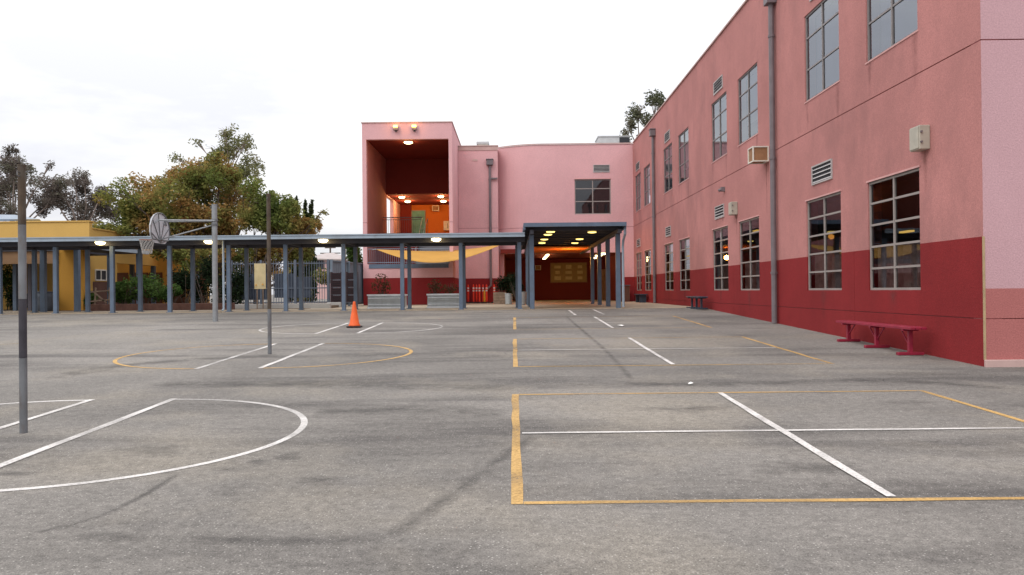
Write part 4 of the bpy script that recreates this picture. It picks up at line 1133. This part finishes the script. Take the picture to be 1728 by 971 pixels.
# fence with screens
FY=40.0
fx0,fx1=at(388,470,FY).x,at(556,470,FY).x; ftop=at(470,441,FY).z
fe=thing('picket_fence',((fx0+fx1)/2,FY,SZ),'dark blue grey metal picket fence with privacy screens behind the walkway','fence')
w=MB()
for z in (ftop-.12,SZ+.95,SZ+.25): w.beam((fx0,FY,z),(fx1,FY,z),.04,.05)
w.build('rail',M['fence'],fe)
w=MB(); n=int((fx1-fx0)/.125)
for k in range(n+1): x=fx0+(fx1-fx0)*k/n; w.box(x-.012,x+.012,FY-.012,FY+.012,SZ+.15,ftop)
tag(w.build('pickets',M['fence'],fe))
for px in (390,440,498,554):
    X=at(px,470,FY).x; w=MB(); w.box(X-.05,X+.05,FY-.05,FY+.05,SZ,ftop+.06); w.build('post',M['fence'],fe)
for a,b,c,d in ((392,455,462,506),(462,498,462,503),(500,524,468,503)):
    w=MB(); w.box(at(a,470,FY).x,at(b,470,FY).x,FY+.03,FY+.04,at(470,d,FY).z,at(470,c,FY).z); w.build('screen',M['screen'],fe)
# grey sheet gate running back to the tower
ga,gb=Vector((fx1+.05,FY,0)),Vector((TX0-.05,TY+.4,0))
gt=thing('sheet_gate',tuple(ga),'tall grey corrugated metal gate between picket fence and stair tower','gate'); gt.location.z=SZ
w=MB(); n=34; dv=(gb-ga); nr=Vector((-dv.y,dv.x,0)).normalized(); prev=None
for k in range(n+1):
    p=ga+dv*k/n+nr*(.03 if k%2 else 0); q=((p.x,p.y,SZ+.08),(p.x,p.y,ftop+.02))
    if prev: w.face([prev[0],q[0],q[1],prev[1]])
    prev=q
w.build('sheet',M['gate'],gt,solid=.01)
for k in (0,.5,1):
    p=ga+dv*k-nr*.05; w=MB(); w.box(p.x-.06,p.x+.06,p.y-.06,p.y+.06,SZ,ftop+.05); w.build('post',M['gate'],gt)
w=MB(); w.beam(ga+Vector((0,0,ftop))-nr*.03,gb+Vector((0,0,ftop))-nr*.03,.05,.06); w.beam(ga+Vector((0,0,SZ+.2))-nr*.03,gb+Vector((0,0,SZ+.2))-nr*.03,.05,.06); w.build('rail',M['gate'],gt)
w=MB(); p=at(580,505,39.5); w.box(fx1+.1,TX0-.02,38.9,39.3,SZ-.05,SZ+.25); tag(w.build('concrete_kerb',M['kerbcon'],bevel=.02),'pale concrete kerb below the stacked dark crates','kerb')
# crates
def crate(x,y,z,label):
    t=thing('plastic_crate',(x,y,z),label,'crate','dark stacked crates by the gate'); a,b,h=.40,.30,.36
    w=MB()
    for k in range(4):
        zz=z+.01+k*(h-.02)/4; e=.05
        w.box(x-a/2-.06,x+a/2+.06,y-b/2,y-b/2+.02,zz,zz+e); w.box(x-a/2-.06,x+a/2+.06,y+b/2-.02,y+b/2,zz,zz+e)
        w.box(x-a/2-.06,x-a/2-.04,y-b/2+.02,y+b/2-.02,zz,zz+e); w.box(x+a/2+.04,x+a/2+.06,y-b/2+.02,y+b/2-.02,zz,zz+e)
    w.build('slats',M['crate'],t)
    w=MB()
    for sx in (-1,1):
        for sy in (-1,1): w.box(x+sx*(a/2+.045)-.025,x+sx*(a/2+.045)+.025,y+sy*(b/2-.02)-.024,y+sy*(b/2-.02)+.024,z,z+h)
    w.build('corner_post',M['crate'],t)
    w=MB(); w.box(x-a/2-.05,x+a/2+.05,y-b/2+.02,y+b/2-.02,z,z+.02); w.box(x-a/2,x+a/2,y-b/2+.05,y+b/2-.05,z+.02,z+h*.75); w.build('contents',M['dark'],t)
X1,X2=at(568,490,39.1).x,at(594,490,39.1).x
hz_=['bottom','second','third','top']
for X,side in ((X1,'left'),(X2,'right')):
    for k in range(4): crate(X,39.1,SZ+.25+.365*k,hz_[k]+' dark crate of the '+side+' stack by the grey gate')
# sign
c=at(438,466,36.6); t=thing('garden_sign',(c.x,36.6,SZ),'cream paper sign board on two thin stakes before the picket fence','sign')
w=MB(); w.box(at(429,466,36.6).x,at(448,466,36.6).x,36.58,36.60,at(438,488,36.6).z,at(438,445,36.6).z); w.build('panel',M['paper'],t)
for px in (433,443):
    X=at(px,466,36.6).x; w=MB(); w.box(X-.02,X+.02,36.602,36.63,SZ,at(438,446,36.6).z); w.build('stake',M['wood'],t)
w=MB()
for k,(px,py) in enumerate(((432,482),(443,481))): q=at(px,py,36.6); w.lathe([(.04,0),(.02,.05)],8,(q.x,36.57,q.z))
w.build('flower_mark',M['yellowp'],t)
# slatted box by the inner corner
t=thing('slatted_box',(7.0,46.0,SZ),'dark red slatted box in the inner corner of the pink building','box')
X0=6.3;X1_=6.85
w=MB()
for k in range(7): w.box(X0+.08*k,X0+.08*k+.06,48.2,48.24,SZ,SZ+.95)
w.box(X0,X1_,48.25,48.9,SZ,SZ+.9); w.build('slats',M['brown'],t)
w=MB(); w.box(X0-.03,X1_+.03,48.15,48.95,SZ+.95,SZ+1.0); w.build('lid',M['rail'],t)
t=thing('low_bench_box',(7.0,44.5,SZ),'low dark bench box against the wing wall in the inner corner','bench')
w=MB(); w.box(6.72,7.2,43.9,45.6,SZ+.42,SZ+.47); w.build('seat',M['bluepaint'],t)
for y in (44.1,45.4):
    w=MB(); w.box(6.78,7.15,y-.04,y+.04,SZ,SZ+.42); w.build('leg',M['bluepaint'],t)

# ------------------------------------------------------------------ far house, utility pole
h=thing('distant_house',(at(560,450,92).x,92,ZS),'pale pink low house with shallow roof far beyond the fence','house')
a=at(520,436,92); b=at(578,436,92)
w=MB(); w.box(a.x,b.x,92,101,ZS,b.z); w.build('wall',M['housepink'],h)
w=MB(); r=at(538,424,92); e=.5
w.face([(a.x-e,91.4,b.z),(b.x+e,91.4,b.z-.15),(b.x-2,96.5,r.z),(a.x+1,96.5,r.z)]); w.face([(b.x+e,91.4,b.z-.15),(b.x+e,101.5,b.z-.15),(b.x-2,96.5,r.z)]); w.face([(a.x-e,91.4,b.z),(a.x+1,96.5,r.z),(a.x-e,101.5,b.z)]); w.face([(b.x+e,101.5,b.z-.15),(a.x-e,101.5,b.z),(a.x+1,96.5,r.z),(b.x-2,96.5,r.z)])
w.build('roof',M['houseroof'],h,solid=.15)
for px in (537,562):
    q=at(px,447,92); w=MB(); w.box(q.x-.6,q.x+.6,91.95,91.998,q.z-.5,q.z+.5); w.build('window',M['dark'],h)
p=at(557,415,120); t=thing('utility_pole',(p.x,120,ZS),'thin utility pole with two cross arms beyond the pink house','utility pole')
w=MB(); w.tube([(p.x,120,ZS),(p.x,120,p.z)],[.16,.12],8); w.build('pole',M['bark'],t)
for dz,hw in ((.3,.8),(1.1,1.5)):
    w=MB(); w.beam((p.x-hw,120,p.z-dz),(p.x+hw,120,p.z-dz),.12,.14); w.build('crossarm',M['bark'],t)

# ------------------------------------------------------------------ trees
def tree(name,label,px,Y,clumps,n,size,mat,barkm,tr=.22,dspread=1.6,cat='tree',group='trees beyond the yard',fork=.45,seed=1):
    random.seed(seed)
    base=Vector((at(px,480,Y).x,Y,ZS)); t=thing(name,tuple(base),label,cat,group)
    C=[]; tot=sum(a*b for _,_,a,b in clumps)
    lo=min(at(x,y,Y).z for x,y,_,_ in clumps)
    fz=base.z+(lo-base.z)*fork+.3
    f=Vector((base.x+random.uniform(-.3,.3),Y,fz))
    tb=MB(); tb.tube([base,base.lerp(f,.5)+Vector((random.uniform(-.1,.1),0,0)),f],[tr,tr*.85,tr*.7],9)
    lf=MB()
    for (x,y,rx,rz_) in clumps:
        c=at(x,y,Y); sx=rx*Y/F; sz=rz_*Y/F
        c=Vector((c.x,Y+random.uniform(-1,1)*dspread,c.z))
        mid=f.lerp(c,.5)+Vector((random.uniform(-.4,.4),random.uniform(-.3,.3),random.uniform(0,.6)))
        tb.tube([f,mid,c],[tr*.42,tr*.22,tr*.06],6)
        for _ in range(4):
            e=c+Vector((random.uniform(-.9,.9)*sx,random.uniform(-.9,.9)*sx,random.uniform(-.5,.95)*sz))
            tb.tube([mid.lerp(c,.6),c.lerp(e,.5)+Vector((0,0,.1)),e],[tr*.13,tr*.08,tr*.03],4,cap=False)
        k=int(n*rx*rz_/tot)
        # several tufts within each clump: gaps and uneven outline
        tufts=max(5,int(sx*sz*3.2)); 
        for _ in range(tufts):
            while True:
                d=Vector((random.uniform(-1,1),random.uniform(-1,1),random.uniform(-1,1)))
                if d.length<1: break
            o=Vector((d.x*sx*.95,d.y*max(sx*.8,.6),d.z*sz*.95)); q=random.uniform(.25,.62)
            leaves(lf,c+o,(sx*q+.25,sx*q+.25,sz*q+.2),max(6,k//tufts),size)
    tb.build('trunk',barkm,t,smooth=True); lf.build('crown',mat,t)
    return t
tree('broadleaf_tree','wide olive brown tree behind the hoop with a low spreading crown',372,46.5,
 [(225,320,28,28),(215,352,26,24),(255,300,22,16),(250,345,38,34),(290,330,34,30),(300,370,40,28),(330,300,30,24),(345,345,44,38),(390,320,34,36),(400,365,40,30),(240,378,26,18),(350,388,40,16),(440,350,30,30),(200,338,14,14),(195,385,24,10),(165,386,16,7),(270,395,40,16),(320,345,40,40),(380,395,40,20),(270,425,24,12),(310,432,22,14),(345,440,24,18),(395,435,22,20),(370,460,18,20),(420,330,26,30),(310,350,34,26),(275,375,30,22),(240,355,34,26),(225,385,26,16),(360,375,40,24),(290,405,34,12),(330,285,34,24),(300,300,30,22),(372,300,40,30),(225,335,30,24),(345,405,40,12)],
 44000,.105,ML['olive'],M['bark'],.26,2.0,seed=11)
tree('broadleaf_tree','rusty olive tree leaning right of the brown tetherball pole',430,45,
 [(455,350,24,24),(480,345,22,20),(470,378,34,22),(505,385,22,16),(500,350,16,14),(535,378,9,8),(430,380,26,18),(440,420,22,18),(500,432,20,22),(548,360,4,3),(380,430,24,14),(480,470,12,16),(520,480,14,16),(545,465,10,12),(405,425,20,14),(425,450,20,18),(462,428,18,12),(415,478,18,20),(450,455,12,14)],
 22000,.10,ML['olive'],M['bark'],.15,1.4,fork=.4,seed=12)
tree('eucalyptus','tall airy grey green tree rising above the olive tree',385,62,
 [(375,222,16,14),(395,245,30,22),(360,252,24,20),(345,272,18,16),(405,278,28,22),(425,300,16,18),(380,290,30,24),(300,268,12,8),(415,235,10,10),(340,245,8,6),(440,310,8,8)],
 5600,.115,ML['dusty'],M['barkpale'],.22,1.8,fork=.8,seed=13)
tree('eucalyptus','pinkish grey tree at the far left edge of the view',25,74,
 [(10,280,20,20),(45,285,20,18),(20,262,14,12),(60,300,18,16),(5,320,30,26),(50,335,26,22),(75,340,14,16),(15,355,30,16),(65,275,6,7),(-40,310,40,40)],
 12500,.12,ML['pinkish'],M['barkpale'],.3,2.5,fork=.7,seed=14)
tree('eucalyptus','rounded pinkish grey tree behind yellow roof, second from the left',130,74,
 [(115,305,20,14),(140,300,18,14),(120,325,34,26),(150,345,30,22),(105,345,24,20),(105,335,22,20),(140,330,28,24),(165,330,16,16),(125,360,34,18),(165,358,18,16),(98,300,8,8),(180,350,8,8)],
 11000,.12,ML['pinkish'],M['barkpale'],.28,2.5,fork=.7,seed=15)
tree('eucalyptus','feathery tree top showing above the roof corner of the salmon wing',1085,72,
 [(1075,190,16,14),(1105,175,16,14),(1120,165,12,10),(1090,215,18,16),(1065,210,12,14),(1110,200,18,14),(1060,230,9,8),(1125,185,8,12),(1095,240,20,12)],
 4200,.14,ML['euc'],M['barkpale'],.3,2.0,fork=.8,seed=16)
tree('broadleaf_tree','slim green tree squeezed between gate and tower wall',597,50,
 [(597,425,8,12),(600,445,7,14),(592,415,7,7)],1500,.12,ML['green'],M['bark'],.1,.4,seed=17)
tree('broadleaf_tree','dark distant tree left of the tower above the gate',585,110,
 [(583,440,10,6),(595,438,10,8)],700,.22,ML['darkgreen'],M['bark'],.2,1,seed=18)
def cypress(px,Y,top,wpx,label):
    b=at(px,480,Y); zt=at(px,top,Y).z; t=thing('cypress_tree',(b.x,Y,ZS),label,'tree','cypress trees')
    w=MB(); w.tube([(b.x,Y,ZS),(b.x,Y,zt-.5)],[.15,.03],7); w.build('trunk',M['bark'],t)
    w=MB(); hh=zt-ZS-.4; R=wpx*Y/F/2
    for k in range(24):
        s_=k/23; r=R*min(1,(1-s_)**.7*1.25)*(.85+.3*random.random())+.05
        leaves(w,(b.x+random.uniform(-.1,.1),Y,ZS+.4+hh*s_),(r,r,hh/30+.15),110,.16,flat=3)
    w.build('crown',ML['cypress'],t)
random.seed(21)
for px,top,wd,lb in ((489,343,15,'leftmost narrow cypress above the olive foliage'),(501,340,15,'second narrow cypress from the left'),(516,346,13,'third narrow cypress, left of the close pair on the right'),(526,345,16,'rightmost narrow cypress nearest the open sky')):
    cypress(px,66,top,wd,lb)

# ------------------------------------------------------------------ sky, sun, camera
wd=bpy.data.worlds.new('World'); S.world=wd; wd.use_nodes=True; nt=wd.node_tree
for n_ in list(nt.nodes): nt.nodes.remove(n_)
out=nt.nodes.new('ShaderNodeOutputWorld')
EL,AZ=math.radians(48),math.radians(215)
sky=N(nt,'TexSky'); sky.sky_type='NISHITA'; sky.sun_disc=False; sky.sun_elevation=EL; sky.sun_rotation=AZ; sky.air_density=1.0; sky.dust_density=4.0
b1=N(nt,'Background'); b1.inputs[1].default_value=.10; L(nt,sky.outputs[0],b1.inputs[0])
tc=N(nt,'TexCoord'); sp=N(nt,'SeparateXYZ'); L(nt,tc.outputs['Generated'],sp.inputs[0])
mp=N(nt,'Mapping'); mp.inputs['Scale'].default_value=(1.2,1.2,4.5); L(nt,tc.outputs['Generated'],mp.inputs[0])
cl=maprange(nt,noise(nt,mp.outputs[0],1.7,6,.6),.40,.60,0,1)
lum=maprange(nt,sp.outputs[2],0.0,0.9,0.95,2.2)
cc=mix(nt,cl,(0.78,0.785,0.84),(1.0,1.0,1.0))
cc=scalecol(nt,cc,lum)
b2=N(nt,'Background'); b2.inputs[1].default_value=1.0; L(nt,cc,b2.inputs[0])
mxs=N(nt,'MixShader'); mxs.inputs[0].default_value=.88; L(nt,b1.outputs[0],mxs.inputs[1]); L(nt,b2.outputs[0],mxs.inputs[2]); L(nt,mxs.outputs[0],out.inputs[0])
sl=bpy.data.lights.new('sun','SUN'); sl.energy=.75; sl.angle=math.radians(25); sl.color=(1,.97,.93)
so_=bpy.data.objects.new('sun',sl); COL.objects.link(so_)
# Nishita: rotation 0 puts the sun at +Y, clockwise from above
sd=Vector((math.sin(AZ)*math.cos(EL),math.cos(AZ)*math.cos(EL),math.sin(EL)))
so_.rotation_euler=sd.to_track_quat('Z','Y').to_euler(); so_.location=(0,-5,30)

cam=bpy.data.cameras.new('camera'); co=bpy.data.objects.new('camera',cam); COL.objects.link(co)
cam.sensor_width=36; cam.lens=F/1728*36; cam.clip_end=2000; cam.clip_start=.05
yaw=math.atan(4/F); pitch=math.atan(5.5/F); roll=-0.01
R=Matrix.Rotation(yaw,4,'Z')@Matrix.Rotation(PI/2+pitch,4,'X')@Matrix.Rotation(roll,4,'Z')
co.matrix_world=Matrix.Translation((0,0,EYE))@R
S.camera=co
S.render.resolution_x=1024; S.render.resolution_y=575
S.render.engine='CYCLES'
vs=S.view_settings; vs.view_transform='Standard'; vs.look='None'; vs.gamma=1; vs.exposure=0.10; vs.use_curve_mapping=False
